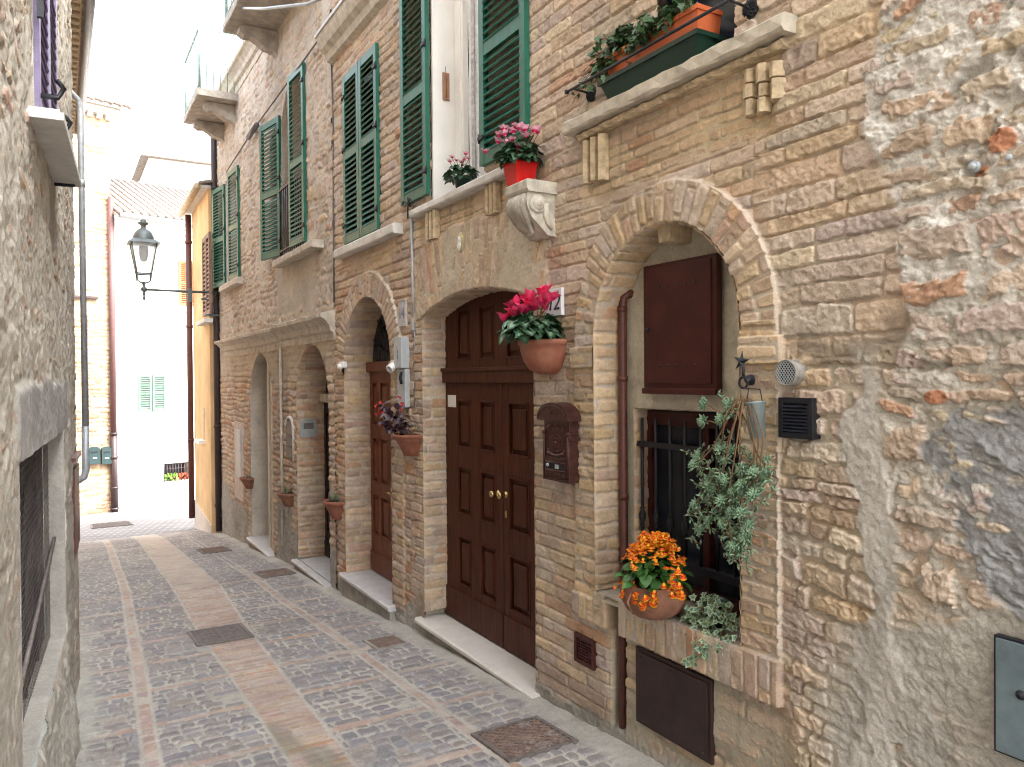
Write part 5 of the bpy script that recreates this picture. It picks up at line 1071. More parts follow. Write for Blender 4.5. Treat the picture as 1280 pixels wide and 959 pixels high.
# --- vents
root = empty('wall_vent', (WX-.01, 1.97, 1.67), 'square black louvred vent below the round pipe vent', 'vent')
m = MB(); y0, y1, z0, z1 = 1.895, 2.052, 1.602, 1.758; X = WX-.050
for b in ((y0, y0+.022, z0, z1), (y1-.022, y1, z0, z1), (y0+.022, y1-.022, z0, z0+.022), (y0+.022, y1-.022, z1-.022, z1)): m.box(X-.004, WX-.005, *b, .002)
m.box(X+.014, X+.02, y0+.01, y1-.01, z0+.01, z1-.01); part(m, 'frame', M_BLACK, root); m = MB()
for i in range(8): z = z0+.032+i*.0132; m.g += 1; m.obox((X+.001, (y0+y1)/2, z), (0, (y1-y0)/2-.022, 0), (.0065, 0, .0045), (-.0012, 0, .0017))
build_each(m, 'louvre', mat('dark vent metal', (.05, .055, .075), .35, .6, bump=0), root)
vy, vz = at(990, 466, 2.43)[1], at(990, 466, 2.43)[2]
root = empty('vent_pipe', (WX, vy, vz), 'round grey vent pipe with a mesh cover sticking out of the wall', 'vent')
m = MB(); m.lathe((0, 0, 0), [(.050, .0), (.052, .012), (.050, .075), (.046, .075), (.046, .0)], 28, (-1, 0, 0)); m.v = [(WX+x, vy+y*1., vz+z) for x, y, z in m.v]; part(m, 'pipe', mat('worn grey pipe', (.25, .235, .21), .6, .2, var=.3, scale=30), root)
m = MB(); m.lathe((WX-.055, vy, vz), [(0, 0), (.046, .0)], 20, (-1, 0, 0)); part(m, 'dark_inside', M_BLACK, root)
m = MB()
for k in range(-6, 7):
    o = k*.0098; hw = math.sqrt(max(0, .046**2-o*o))
    for a in (.9, -.9):
        dy, dz = math.cos(a), math.sin(a); m.tube([(WX-.073, vy-dz*o-dy*hw, vz+dy*o-dz*hw), (WX-.073, vy-dz*o+dy*hw, vz+dy*o+dz*hw)], .0013, 4, False)
part(m, 'mesh_cover', M_GREYM, root)
root = empty('wall_vent', (WX-.01, 3.39, .35), 'small brown slotted vent low beside the door', 'vent')
m = MB(); y0, y1, z0, z1 = 3.305, 3.485, .27, .43
for b in ((y0, y0+.02, z0, z1), (y1-.02, y1, z0, z1), (y0+.02, y1-.02, z0, z0+.02), (y0+.02, y1-.02, z1-.02, z1)): m.box(WX-.028, WX, *b, .002)
m.box(WX-.012, WX, y0+.01, y1-.01, z0+.01, z1-.01); part(m, 'frame', M_BROWNM, root); m = MB()
for i in range(7): z = z0+.032+i*.016; m.g += 1; m.box(WX-.022, WX-.011, y0+.03, y1-.03, z, z+.008, .001)
build_each(m, 'louvre', M_BROWNM, root)
# --- bolts far right
for i, (px, py) in enumerate(((1216, 208), (1262, 197))):
    p = at(px, py, WX-.03); root = empty('anchor_bolt', (WX-.03, p[1], p[2]), ['left hand zinc bolt under the red brick', 'right hand zinc bolt beside the red brick'][i], 'bolt', 'bolts in the rough wall')
    m = MB(); m.lathe((WX-.005, p[1], p[2]), [(.018, .0), (.018, .022), (.010, .023)], 14, (-1, 0, 0)); part(m, 'washer', M_PIPEG, root); m = MB(); m.lathe((WX-.027, p[1], p[2]), [(.011, .0), (.011, .009), (.004, .012), (0, .012)], 6, (-1, 0, 0)); part(m, 'bolt_head', M_GREYM, root)
# --- meter door far right
root = empty('meter_cabinet', (WX-.03, 1.15, .70), 'blue grey metal meter door with a black lock at the right edge', 'meter cabinet')
m = MB(); m.box(WX-.034, WX+.02, .955, 1.262, .70, 1.055, .003); part(m, 'frame', M_BLACK, root); m = MB(); m.box(WX-.040, WX-.030, .962, 1.254, .707, 1.048, .003); dd_ = part(m, 'door', M_BLUEM, root)
m = MB(); lk = at(1276, 869, WX-.04); m.lathe((WX-.040, lk[1], lk[2]), [(0, .012), (.008, .012), (.010, .004), (.014, .003), (.014, 0)], 16, (-1, 0, 0)); part(m, 'lock', M_BLACK, dd_)
# --- ornate letterbox
def letterbox():
    y0, y1 = 3.43, 3.68; z0, z1 = 1.27, 1.60; D = .07; X0 = WX-.018; X = X0-D; yc = (y0+y1)/2
    root = empty('letterbox', (WX-.02, yc, z0), 'ornate dark brown iron letterbox with an arched hood beside the double door', 'letterbox')
    mt = mat('brown cast metal', (.055, .020, .016), .38, .25, var=.35, scale=30, bump=.35, bscale=90)
    m = MB(); m.box(X, X0, y0, y1, z0, z1+.02, .004); m.box(X-.008, X0, y0-.004, y1+.004, z0-.008, z0+.008, .003); m.box(X-.005, X0, y0-.012, y0+.014, z1-.11, z1-.085, .004); m.box(X-.005, X0, y1-.014, y1+.012, z1-.11, z1-.085, .004)
    for y in (y0+.006, y1-.006): m.tube([(X-.004, y, z0), (X-.004, y, z1-.09)], .007, 8); m.sphere((X-.006, y, z1-.07), .012)
    b_ = part(m, 'body', mt, root)
    m = MB(); hw = (y1-y0)/2+.03; N = 16; arc = [(hw*math.cos(t), .012+.088*math.sin(t)) for t in np.linspace(0, math.pi, N)]
    m.prism([(hw, .0)]+arc+[(-hw, .0)], (X-.030, yc, z1+.0), (0, 1, 0), (0, 0, 1), (D+.02, 0, 0)); hd_ = part(m, 'hood', mt, root)
    m = MB()
    for a_ in (-.03, .0, .03): leaf(m, V3(X-.032, yc, z1+.03), V3(0, a_*25, 1), V3(-1, 0, 0), .035, .02, 'oval', .3)
    m.tube([(X-.033, yc+(hw-.02)*math.cos(t), z1+.010+.075*math.sin(t)) for t in np.linspace(.15, math.pi-.15, 14)], .003, 5); part(m, 'hood_relief', mt, hd_)
    m = MB()                                                 # scroll, rosette of beads and ribbon relief
    def curve(f, a, b, n, r): m.tube([f(t) for t in np.linspace(a, b, n)], r, 6)
    curve(lambda t: (X-.003, yc+t*.085, z1-.035+.008*math.cos(t*9)), -1, 1, 26, .0035)
    for s in (-1, 1): curve(lambda t: (X-.003, yc+s*(.075+.012*math.cos(t)), z1-.045+.012*math.sin(t)), 0, 5, 12, .003)
    for k in range(22): t = 2*math.pi*k/22; m.sphere((X-.002, yc+.062*math.cos(t), z1-.125+.048*math.sin(t)), .0042, 6)
    for k in range(10): t = 2*math.pi*k/10; m.sphere((X-.002, yc+.034*math.cos(t), z1-.125+.026*math.sin(t)), .0045, 6)
    m.sphere((X-.001, yc, z1-.125), .012, 8)
    curve(lambda t: (X-.005, yc+t*.075, z1-.195+.016*t*t), -1, 1, 14, .0085)
    for s in (-1, 1): curve(lambda t: (X-.004, yc+s*(.080+.010*math.cos(t)), z1-.175+.012*math.sin(t)), 0, 4.5, 10, .004)
    part(m, 'relief', mat('brown cast relief', (.095, .035, .028), .32, .3, var=.3, bump=.1), b_)
    m = MB(); m.box(X-.008, X, y0+.02, y1-.02, z0+.015, z0+.125, .004); dr_ = part(m, 'door', mt, root)
    m = MB(); m.box(X-.010, X-.006, y0+.045, y1-.04, z0+.060, z0+.090, .001); part(m, 'window_slot', M_BLACK, dr_); m = MB(); m.box(X-.012, X-.009, yc-.035, yc+.0, z0+.063, z0+.086, .001); part(m, 'name_card', M_GREYM, dr_)
    m = MB(); m.tube([(X-.011, y0+.035, z0+.097), (X-.011, y1-.03, z0+.097)], .004, 6); m.tube([(X-.011, y0+.035, z0+.052), (X-.011, y1-.03, z0+.052)], .004, 6)
    for k in range(7): t = k/6; m.sphere((X-.009, y0+.05+t*(y1-y0-.10), z0+.033+.006*math.sin(k*2)), .006, 6)
    part(m, 'trim', mt, dr_); m = MB(); m.lathe((X-.008, y1-.055, z0+.078), [(0, .014), (.008, .012), (.011, .006), (.008, 0)], 12, (-1, 0, 0)); part(m, 'knob', M_GREYM, dr_)
letterbox()
# --- writing helper
def text(body, name, c, size, mt, parent, ital=0., depth=.0015):
    cu_ = bpy.data.curves.new('t', 'FONT'); cu_.body = body; cu_.size = size; cu_.extrude = depth; cu_.align_x = 'CENTER'; cu_.align_y = 'CENTER'; cu_.shear = ital; cu_.resolution_u = 4
    t = bpy.data.objects.new('t', cu_); sc.collection.objects.link(t); bpy.context.view_layer.update(); me = bpy.data.meshes.new_from_object(t.evaluated_get(bpy.context.evaluated_depsgraph_get()))
    bpy.data.objects.remove(t); o0 = origin(parent)
    for v in me.vertices: x, y, z = v.co; v.co = Vector((c[0]-z, c[1]-x, c[2]+y))-o0
    me.name = name; me.materials.clear(); me.materials.append(mt); o = bpy.data.objects.new(name, me); sc.collection.objects.link(o); o.parent = parent; return o
M_INK = mat('dark blue numeral', (.02, .025, .06), .5, var=.05, bump=0); M_TILE = mat('white glazed tile', (.70, .72, .75), .3, var=.05, bump=.03)
y0, y1 = 3.575, 3.745; root = empty('house_number', (WX-.03, 3.66, 2.20), 'white tile with blue number 12 behind the hot pink flowers', 'house number')
m = MB(); m.box(WX-.034, WX-.012, y0, y1, 2.19, 2.345, .003); part(m, 'tile', M_TILE, root); text('12', 'numeral', (WX-.036, 3.655, 2.262), .13, M_INK, root, .25)
m = MB(); leaf(m, V3(WX-.036, y0+.03, 2.33), V3(0, 0, -1), V3(-1, 0, 0), .025, .018, 'ivy', 0); part(m, 'painted_sprig', mat('olive paint', (.25, .23, .12), .5, bump=0), root)
y0, y1 = 5.84, 5.99; root = empty('house_number', (WX-.02, 5.915, 2.25), 'grey weathered plaque numbered 14 above the meter box', 'house number')
m = MB(); m.box(WX-.030, WX-.008, y0, y1, 2.265, 2.475, .003); m.box(WX-.035, WX-.008, y0-.005, y1+.005, 2.475, 2.487, .002); part(m, 'plaque', mat('pale grey plaque', (.46, .45, .44), .7, var=.2), root); text('14', 'numeral', (WX-.032, 5.915, 2.365), .13, mat('faded numeral', (.16, .17, .22), .6, bump=0), root)
root = empty('meter_box', (WX-.05, 5.87, 1.64), 'tall narrow grey box with a lightning mark right of the round arched door', 'meter box')
m = MB(); m.box(WX-.085, WX-.01, 5.80, 5.965, 1.92, 2.175, .006); bx_ = part(m, 'upper_box', M_GREYM, root); m = MB(); m.box(WX-.055, WX-.01, 5.80, 5.965, 1.60, 1.915, .006); lb_ = part(m, 'lower_box', M_GREYM, root)
m = MB(); m.prism([(.012, .06), (-.012, .0), (.002, .004), (-.014, -.06), (.014, -.006), (.0, -.010)], (WX-.0865, 5.88, 2.04), (0, 1, 0), (0, 0, 1), (.002, 0, 0)); part(m, 'lightning_mark', M_BLACK, bx_)
m = MB(); m.tube([(WX-.06, 5.86, 1.89), (WX-.07, 5.865, 1.84), (WX-.062, 5.855, 1.79)], .012, 6); part(m, 'lock', M_BLACK, lb_)
# --- oval plaque, corbel, red pot, small pot
root = empty('ceramic_plaque', (WX-.02, 4.84, 2.78), 'small oval ceramic medallion over the double door', 'plaque')
m = MB(); m.lathe((0, 0, 0), [(0, .016), (.040, .014), (.050, .010), (.056, .0)], 26, (-1, 0, 0)); m.v = [(WX-.020+x, 4.84+y*.72, 2.79+z*1.35) for x, y, z in m.v]; part(m, 'rim', mat('glazed ochre', (.42, .34, .17), .35, var=.4, scale=40, bump=.2), root)
m = MB(); m.sphere((WX-.036, 4.84, 2.805), .022, 10, (.3, 1, 1.2)); m.sphere((WX-.036, 4.84, 2.765), .024, 10, (.3, 1.1, 1.5)); part(m, 'relief', M_TILE, root)
cy = at(668, 262, 2.36)[1]; ctop = 2.92
root = empty('stone_corbel', (WX-.1, cy, 2.7), 'carved limestone scroll corbel holding the red flowerpot', 'corbel')
c0, c1 = cy-.235, cy+.245; c0 = at(698, 250, WX)[1]; c1 = at(640, 250, 2.30)[1]
m = MB(); m.prism([(2.47, 2.955), (2.27, 2.955), (2.255, 2.975), (2.25, 3.02), (2.26, 3.03), (2.47, 3.03)], (0, c0, 0), (1, 0, 0), (0, 0, 1), (0, c1-c0, 0)); m.v = [(x, y, 2.95+(z-3.03)*.9) for x, y, z in m.v]; part(m, 'abacus', M_CARVE, root)
m = MB(); body = [(2.47, 2.955), (2.275, 2.955), (2.262, 2.91), (2.270, 2.86), (2.30, 2.80), (2.345, 2.755), (2.38, 2.72), (2.405, 2.695), (2.47, 2.69)]; a_, b_ = c0+.02, c1-.02; m.prism(body, (0, a_, 0), (1, 0, 0), (0, 0, 1), (0, b_-a_, 0)); m.v = [(x, y, 2.95+(z-3.03)*.9) for x, y, z in m.v]; bd = part(m, 'block', M_CARVE, root)
m = MB()
for s, y in ((-1, a_-.002), (1, b_+.002)):
    m.g += 1
    for k, (rr_, w_) in enumerate(((.058, .012), (.040, .020), (.020, .027))): m.lathe((2.335, y, 2.885), [(0, w_), (rr_*.8, w_), (rr_, w_*.6), (rr_, 0)], 20, (0, s, 0))
    m.tube([(2.39, y+s*.004, 2.89), (2.385, y+s*.006, 2.82), (2.40, y+s*.006, 2.77), (2.43, y+s*.004, 2.73)], [.02, .018, .014, .008], 8)
m.v = [(x, y, 2.95+(z-3.03)*.9) for x, y, z in m.v]; build_each(m, 'scroll', M_CARVE, bd)
m = MB(); cm_ = (a_+b_)/2                                      # acanthus leaf down the front
for k in range(9):
    u = (k-4)/4; y = cm_+u*(b_-a_)*.40; P = [(2.268, y, 2.945), (2.250-.012*(1-u*u), y, 2.90), (2.256-.014*(1-u*u), cm_+(y-cm_)*.9, 2.85), (2.29-.014*(1-u*u), cm_+(y-cm_)*.75, 2.79), (2.33-.01, cm_+(y-cm_)*.55, 2.745), (2.345, cm_+(y-cm_)*.4, 2.715), (2.33, cm_+(y-cm_)*.35, 2.70)]
    m.tube(P, [.010, .019, .021, .019, .016, .012, .005], 7)
m.v = [(x, y, 2.95+(z-3.03)*.9) for x, y, z in m.v]; part(m, 'acanthus_leaf', mat('dark limestone carving', (.33, .30, .25), .9, var=.35, scale=12, bump=.7), bd)
def cyclamen(root, c, r, h, nl, L, flowers, leafshape='heart', mats=None, x_max=WX, fsize=.035, mi2=None):
    m = MB(); dome_leaves(m, c, r, h, nl, L, L*.95, leafshape, mi2=mi2, x_max=x_max, low=-.45); part(m, 'leaves', [M_LEAFD, mat('leaf marking', (.16, .27, .17), .5, bump=0)] if mi2 else M_LEAFD, root)
    m = MB()
    for f in flowers: cyclamen_flower(m, Vector(c)+V3(rnd.uniform(-.3, .3)*r, rnd.uniform(-.3, .3)*r, .0), Vector(f), fsize*rnd.uniform(.85, 1.15))
    part(m, 'flowers', mats or [M_PINK, M_MAG, M_STEM], root)
py_ = at(650, 225, 2.35)[1]
root = empty('potted_plant', (2.352, py_, 2.95), 'white edged pink cyclamen in a bright red square pot on the stone corbel', 'potted plant')
m = MB(); b0, b1 = .052, .074; zz0, zz1 = 2.951, 3.085; vs = []
for (b, z) in ((b0, zz0), (b1, zz1), (b1+.004, zz1), (b1+.004, zz1+.012), (b1-.006, zz1+.012), (b1-.010, zz1-.02)):
    vs += [(2.352+sx*b, py_+sy_*b, z) for sx, sy_ in ((-1, -1), (1, -1), (1, 1), (-1, 1))]
fs = [(3, 2, 1, 0)]+[(4*i+k, 4*i+(k+1) % 4, 4*i+4+(k+1) % 4, 4*i+4+k) for i in range(5) for k in range(4)]+[(20, 21, 22, 23)]; m.add(vs, fs, False); part(m, 'pot', M_RED, root)
fl_ = [at(px, py+2, 2.35+rnd.uniform(-.06, .04)) for px, py in ((624, 170), (632, 168), (642, 165), (650, 162), (658, 172), (622, 178), (635, 180), (648, 184), (655, 186), (668, 164), (672, 166), (630, 162), (640, 176), (646, 160), (657, 163), (606, 190))]
cyclamen(root, (2.352, py_, zz1+.03), .145, .11, 150, .062, fl_, mats=[M_PINKW, M_MAG, M_STEM], fsize=.046)
py2 = at(578, 210, 2.47)[1]; root = empty('potted_plant', (2.47, py2, 3.168), 'small dark pot of pale pink cyclamen on the white window sill', 'potted plant')
m = MB(); m.lathe((2.47, py2, 3.168), [(0, 0), (.045, 0), (.062, .07), (.066, .07), (.066, .085), (.058, .085), (.05, .06)], 20); part(m, 'pot', M_PLASTG, root)
fl_ = [at(px, py+11, 2.45) for px, py in ((565, 187), (571, 191), (577, 193), (582, 183), (586, 188), (562, 192), (580, 190))]
cyclamen(root, (2.46, py2, 3.25), .12, .085, 140, .046, fl_, mats=[M_PINKW, M_MAG, M_STEM], fsize=.026, x_max=2.6)
# --- thermometer in the white window
p = plane(557, 108, (0, 5.345, 0), (0, 1, 0)); ty = 5.345; root = empty('thermometer', (p[0], ty, p[2]), 'small wooden thermometer hanging inside the white window frame', 'thermometer')
m = MB(); m.box(p[0]-.028, p[0]+.028, ty-.012, ty-.001, p[2]-.11, p[2]+.10, .002); b_ = part(m, 'board', mat('pale wood', (.30, .15, .09), .6), root); m = MB(); m.tube([(p[0], ty-.014, p[2]-.08), (p[0], ty-.014, p[2]+.08)], .003, 6); m.sphere((p[0], ty-.014, p[2]-.085), .006, 6); part(m, 'tube', M_STEM, b_); m = MB(); m.tube([(p[0], ty-.005, p[2]+.10), (p[0], ty-.004, p[2]+.15)], .002, 4); part(m, 'cord', M_BLACK, root)
# --- wall pot with hot pink cyclamen
pc = at(688, 428, WX-.13); root = empty('wall_pot', (WX-.01, 3.76, 1.87), 'hot pink cyclamen in a rounded terracotta wall pot over the letterbox', 'wall pot')
py3 = 3.735; half_pot(root, (WX-.012, py3, 2.055), .185, .20, M_TERRA, .026, bell=True)
fl_ = [at(px, py, WX-.15+rnd.uniform(-.06, .04)) for px, py in ((629, 402), (634, 408), (640, 388), (647, 383), (652, 390), (657, 380), (662, 385), (645, 395), (655, 396), (664, 378), (676, 372), (682, 368), (680, 382), (686, 378), (683, 388), (690, 376), (668, 388), (660, 392), (641, 394))]
cyclamen(root, (WX-.125, py3+.01, 2.09), .19, .10, 150, .085, fl_, fsize=.066, mi2=1)
# --- dark begonia
root = empty('wall_pot', (WX-.01, 5.93, 1.17), 'dark leaved plant with small red flowers in a terracotta wall pot', 'wall pot')
pz_ = zat(506, 543, WX-.1); py4 = at(506, 545, WX-.09)[1]; half_pot(root, (WX-.012, py4, pz_), .175, .175, M_TERRA, .022, taper=.45)
m = MB(); 
for i in range(9):
    b = V3(WX-.09+rnd.uniform(-.05, .05), py4+rnd.uniform(-.08, .08), pz_); t_ = Vector(at(485+rnd.uniform(-17, 22), 512+rnd.uniform(-14, 18), WX-.13+rnd.uniform(-.05, .05))); m.m = 1; m.tube([b, b.lerp(t_, .5)+rv(.02), t_], .004, 5)
    for j in range(9): q = b.lerp(t_, rnd.uniform(.25, 1))+rv(.035); leaf(m, q, rv(1)+V3(-.4, 0, -.2), V3(-.5, 0, 1)+rv(.5), .055, .05, 'round', .1, 0)
m.m = 0; part(m, 'leaves', [M_BEG, M_STEM], root); m = MB()
for px, py in ((470, 507), (474, 512), (471, 518), (478, 516), (499, 497), (503, 505), (500, 512), (484, 510), (476, 503)):
    q = Vector(at(px, py, WX-.15)); m.g += 1
    for k in range(4): leaf(m, q, rv(1), V3(-1, 0, 0)+rv(.4), .020, .018, 'round', .1)
build_each(m, 'flower', mat('red flower', (.55, .03, .05), .5, bump=0), root)
# --- three hanging flowerpots on the stone house
for (pxl, pxr, pyt, hh, lab, plant) in ((401, 428, 626, .17, 'near terracotta wall pot with a few sprouts below the black door arch', 1), (345, 366, 616, .15, 'small double rimmed terracotta pot under the dark letter slot', 1), (299, 315, 597, .15, 'farthest terracotta wall pot below the grey wall panel', 0)):
    r = abs(at(pxl, pyt, WX-.06)[1]-at(pxr, pyt, WX-.06)[1])*.40; cy_ = at((pxl+pxr)/2, pyt, WX-.10)[1]; cz_ = zat((pxl+pxr)/2, pyt, WX-.10); r = min(r, .17)
    root = empty('wall_pot', (WX-.01, cy_, cz_-hh), lab, 'wall pot', 'terracotta pots hung on the stone house'); half_pot(root, (WX-.013, cy_, cz_), r, hh*1.1, M_TERRAO if plant == 0 or hh < .16 else M_TERRA, .03, taper=.5)
    m = MB()
    for i in range(26 if plant else 8): b = V3(WX-.07+rnd.uniform(-.04, .04), cy_+rnd.uniform(-.07, .07), cz_-.01); leaf(m, b, V3(rnd.uniform(-.5, .3), rnd.uniform(-.6, .6), 1), V3(-1, 0, .3)+rv(.4), rnd.uniform(.05, .12), .025, 'oval')
    part(m, 'sprouts', mat('dry green leaf', (.20, .22, .13), .6, bump=0), root)
# --- letter slot, intercom, panel
y0, y1 = 9.42, 9.72; root = empty('letter_slot', (WX-.01, 9.57, .85), 'dark arched letter plate between the two stone arches', 'letterbox')
m = MB(); zz_ = [(y0, .87), (y1, .87), (y1, 1.22)]+[((y0+y1)/2+.15*math.cos(t), 1.22+.10*math.sin(t)) for t in np.linspace(.2, 2.94, 8)]+[(y0, 1.22)]; m.prism(zz_, (WX-.03, 0, 0), (0, 1, 0), (0, 0, 1), (.03, 0, 0)); p_ = part(m, 'plate', M_BLACK, root); m = MB(); m.box(WX-.034, WX-.029, y0+.05, y1-.05, 1.10, 1.14); m.g = 1; m.box(WX-.034, WX-.029, y0+.05, y1-.05, .98, 1.0); build_each(m, 'slot', M_IRON, p_)
m = MB(); m.tube([(WX-.02, y0-.03, .82), (WX-.02, y0-.03, 1.22)]+[(WX-.02, (y0+y1)/2-.18*math.cos(t), 1.22+.14*math.sin(t)) for t in np.linspace(.1, 3.04, 10)], .022, 6); part(m, 'plaster_rim', M_SILLW, root)
p = plane(385, 535, (0, AD2['yc']+.64, 0), (0, 1, 0)); root = empty('intercom', tuple(p), 'grey intercom panel inside the near arch of the stone house', 'intercom')
m = MB(); m.box(p[0]-.10, p[0]+.10, p[1]-.03, p[1]+.01, p[2]-.11, p[2]+.11, .006); b_ = part(m, 'panel', mat('grey enamel', (.33, .36, .37), .5), root); m = MB(); m.box(p[0]-.06, p[0]+.06, p[1]-.034, p[1]-.029, p[2]-.01, p[2]+.06, .002); part(m, 'speaker_grille', M_IRON, b_)
root = empty('wall_panel', (WX-.02, 12.7, .3), 'pale rectangular service panel with a grey door at the far end', 'panel')
gy0, gy1 = 12.38, 13.05; gz0, gz1 = .22, 1.15; m = MB(); m.box(WX-.03, WX+.01, gy0, gy1, gz0-.3, gz1, .006); part(m, 'surround', mat('pale pinkish stone', (.50, .44, .39), .9, var=.15), root); m = MB(); m.box(WX-.045, WX-.028, gy0+.12, gy1-.2, gz0+.05, gz1-.12, .004); part(m, 'panel_door', M_GREYM, root)
# --- small white lamp / sensor by the arch of the middle house
p = at(489, 455, 2.37); root = empty('security_light', (2.42, p[1], p[2]), 'small white security light at the spring of the round arch', 'light')
m = MB(); m.box(2.38, 2.425, p[1]-.035, p[1]+.035, p[2]-.02, p[2]+.03, .006); part(m, 'base', M_WHITE, root); m = MB(); m.lathe((2.40, p[1], p[2]-.01), [(0, -.005), (.03, 0), (.036, .03), (.036, .07), (.028, .075)], 14, (-.6, -.3, -.35)); part(m, 'head', M_WHITE, root)
p = at(427, 456, 2.39); root = empty('security_light', (2.42, p[1], p[2]), 'tiny white sensor at the corner between stone house and arch', 'light'); m = MB(); m.box(2.38, 2.43, p[1]-.05, p[1]+.05, p[2]-.03, p[2]+.03, .008); part(m, 'base', M_WHITE, root); m = MB(); m.sphere((2.375, p[1], p[2]-.02), .03); part(m, 'head', M_WHITE, root)
# --- planter, its rail
root = empty('flower_box', (2.45, 2.78, 3.226), 'long terracotta trough of ivy in a dark green drip tray', 'flower box')
def trough(x0, x1, y0, y1, z0, z1, ins, t, mt, name, ribs=False):
    m = MB(); q = ins
    P = [(x0+q, y0+q, z0), (x1-q*.3, y0+q, z0), (x1-q*.3, y1-q, z0), (x0+q, y1-q, z0), (x0, y0, z1), (x1, y0, z1), (x1, y1, z1), (x0, y1, z1), (x0+t, y0+t, z1), (x1-t, y0+t, z1), (x1-t, y1-t, z1), (x0+t, y1-t, z1), (x0+t, y0+t, z1-.03), (x1-t, y0+t, z1-.03), (x1-t, y1-t, z1-.03), (x0+t, y1-t, z1-.03)]
    m.add(P, [(3, 2, 1, 0)]+[(4*i+k, 4*i+(k+1) % 4, 4*i+4+(k+1) % 4, 4*i+4+k) for i in range(3) for k in range(4)]+[(12, 13, 14, 15)], False)
    m.box(x0-.006, x1+.002, y0-.006, y0+.004, z1-.02, z1+.001); m.box(x0-.006, x1+.002, y1-.004, y1+.006, z1-.02, z1+.001); m.box(x0-.006, x0+.004, y0+.004, y1-.004, z1-.02, z1+.001)
    return part(m, name, mt, root)
trough(2.36, 2.535, 2.43, 3.12, 3.226, 3.325, .035, .01, M_PLASTG, 'drip_tray'); trough(2.385, 2.53, 2.45, 3.10, 3.27, 3.445, .022, .008, M_PLASTO, 'trough')
m = MB(); m.box(2.40, 2.52, 2.47, 3.08, 3.40, 3.425); part(m, 'soil', M_SOIL, root)
m = MB()
for i in range(85):
    y = rnd.uniform(2.50, 3.14); b = V3(2.44+rnd.uniform(-.03, .04), y, 3.43); f = (y-2.5)/.64
    e = b+V3(rnd.uniform(-.12, .02), rnd.uniform(-.06, .14), rnd.uniform(-.05, .12) if rnd.random() < .6 else rnd.uniform(-.14, -.02)*f); top = b.lerp(e, .5)+V3(0, 0, .05); m.m = 1; m.tube([b, top, e], .0018, 4)
    for j in range(15): t = rnd.random(); q = b.lerp(top, t*2) if t < .5 else top.lerp(e, t*2-1); leaf(m, q+rv(.018), rv(1)+V3(-.4, .1, -.3), V3(-.6, -.1, .9)+rv(.5), rnd.uniform(.030, .050), rnd.uniform(.030, .048), 'ivy', .1, 0)
for i in range(5):
    b = V3(2.40, 3.12, 3.46); e = b+V3(-.03+.02*i, .16+.05*i, -.03-.02*i); m.m = 1; m.tube([b, b.lerp(e, .5)+V3(0, 0, .02), e], .0016, 4)
    for j in range(7): leaf(m, b.lerp(e, rnd.uniform(.2, 1))+rv(.012), rv(1), V3(-.6, 0, .9)+rv(.5), .022, .022, 'ivy', .1, 0)
m.m = 0; part(m, 'ivy', [M_LEAFIVY, M_STEM], root)
root = empty('planter_rail', (2.33, 2.77, 3.35), 'thin black iron rail with rosettes across the flower box', 'rail')
m = MB(); m.tube([(2.335, 2.16, 3.352), (2.335, 3.37, 3.352)], .0075, 8); m.box(2.325, 2.345, 3.36, 3.375, 3.342, 3.362, .002)
m.tube([(2.335, 3.31, 3.352), (2.45, 3.31, 3.345)], .006, 6); m.tube([(2.335, 2.22, 3.352), (2.45, 2.22, 3.345)], .006, 6); part(m, 'bar', M_BLACK, root)
m = MB()
for y in (3.31, 2.22):
    m.g += 1
    for k in range(12): t = 2*math.pi*k/12; leaf(m, V3(2.440, y, 3.345), V3(.12, math.cos(t), math.sin(t)), V3(-1, 0, 0), .048, .024, 'round', .3)
    m.lathe((2.455, y, 3.345), [(0, .022), (.012, .018), (.014, 0)], 12, (-1, 0, 0)); m.lathe((2.462, y, 3.345), [(0, .010), (.04, .010), (.04, 0)], 14, (-1, 0, 0))
build_each(m, 'rosette', M_BLACK, root)
# --- street lamp
lc = plane(180, 362, (0, 14.25, 0), (0, 1, 0)); lxp, lzp = lc[0], lc[2]; LY = 14.25
root = empty('street_lamp', (WX, LY, lzp), 'old lantern on a wall bracket reaching over the alley', 'street lamp')
M_LAMP = mat('grey green lamp metal', (.10, .12, .12), .5, .3, var=.2)
m = MB(); m.tube([(lxp-.04, LY, lzp), (2.47, LY, lzp)], .020, 8); m.tube([(lxp+.90, LY, lzp-.12), (2.22, LY, lzp-.12), (2.30, LY, lzp-.15), (2.33, LY, lzp-.24), (2.33, LY, lzp-.42)], .016, 8)
m.box(2.20, 2.47, LY-.015, LY+.015, lzp-.41, lzp-.38); m.box(1.92, 1.99, LY-.03, LY+.03, lzp-.17, lzp+.05, .008); m.tube([(2.44-.09*math.cos(t), LY, lzp-.09+.08*math.sin(t)) for t in np.linspace(0, 5, 14)], .008, 5); part(m, 'bracket', M_LAMP, root)
m = MB(); m.lathe((lxp, LY, lzp), [(0, -.19), (.015, -.18), (.028, -.14), (.012, -.11), (.03, -.08), (.018, -.05), (.055, -.01), (.05, .02), (.02, .05), (.03, .09), (.02, .13)], 12); part(m, 'finial', M_LAMP, root)
zb1, zt1 = lzp+.36-.10, lzp+.78; wb_, wt = .11, .195; m = MB()
m.g = 0
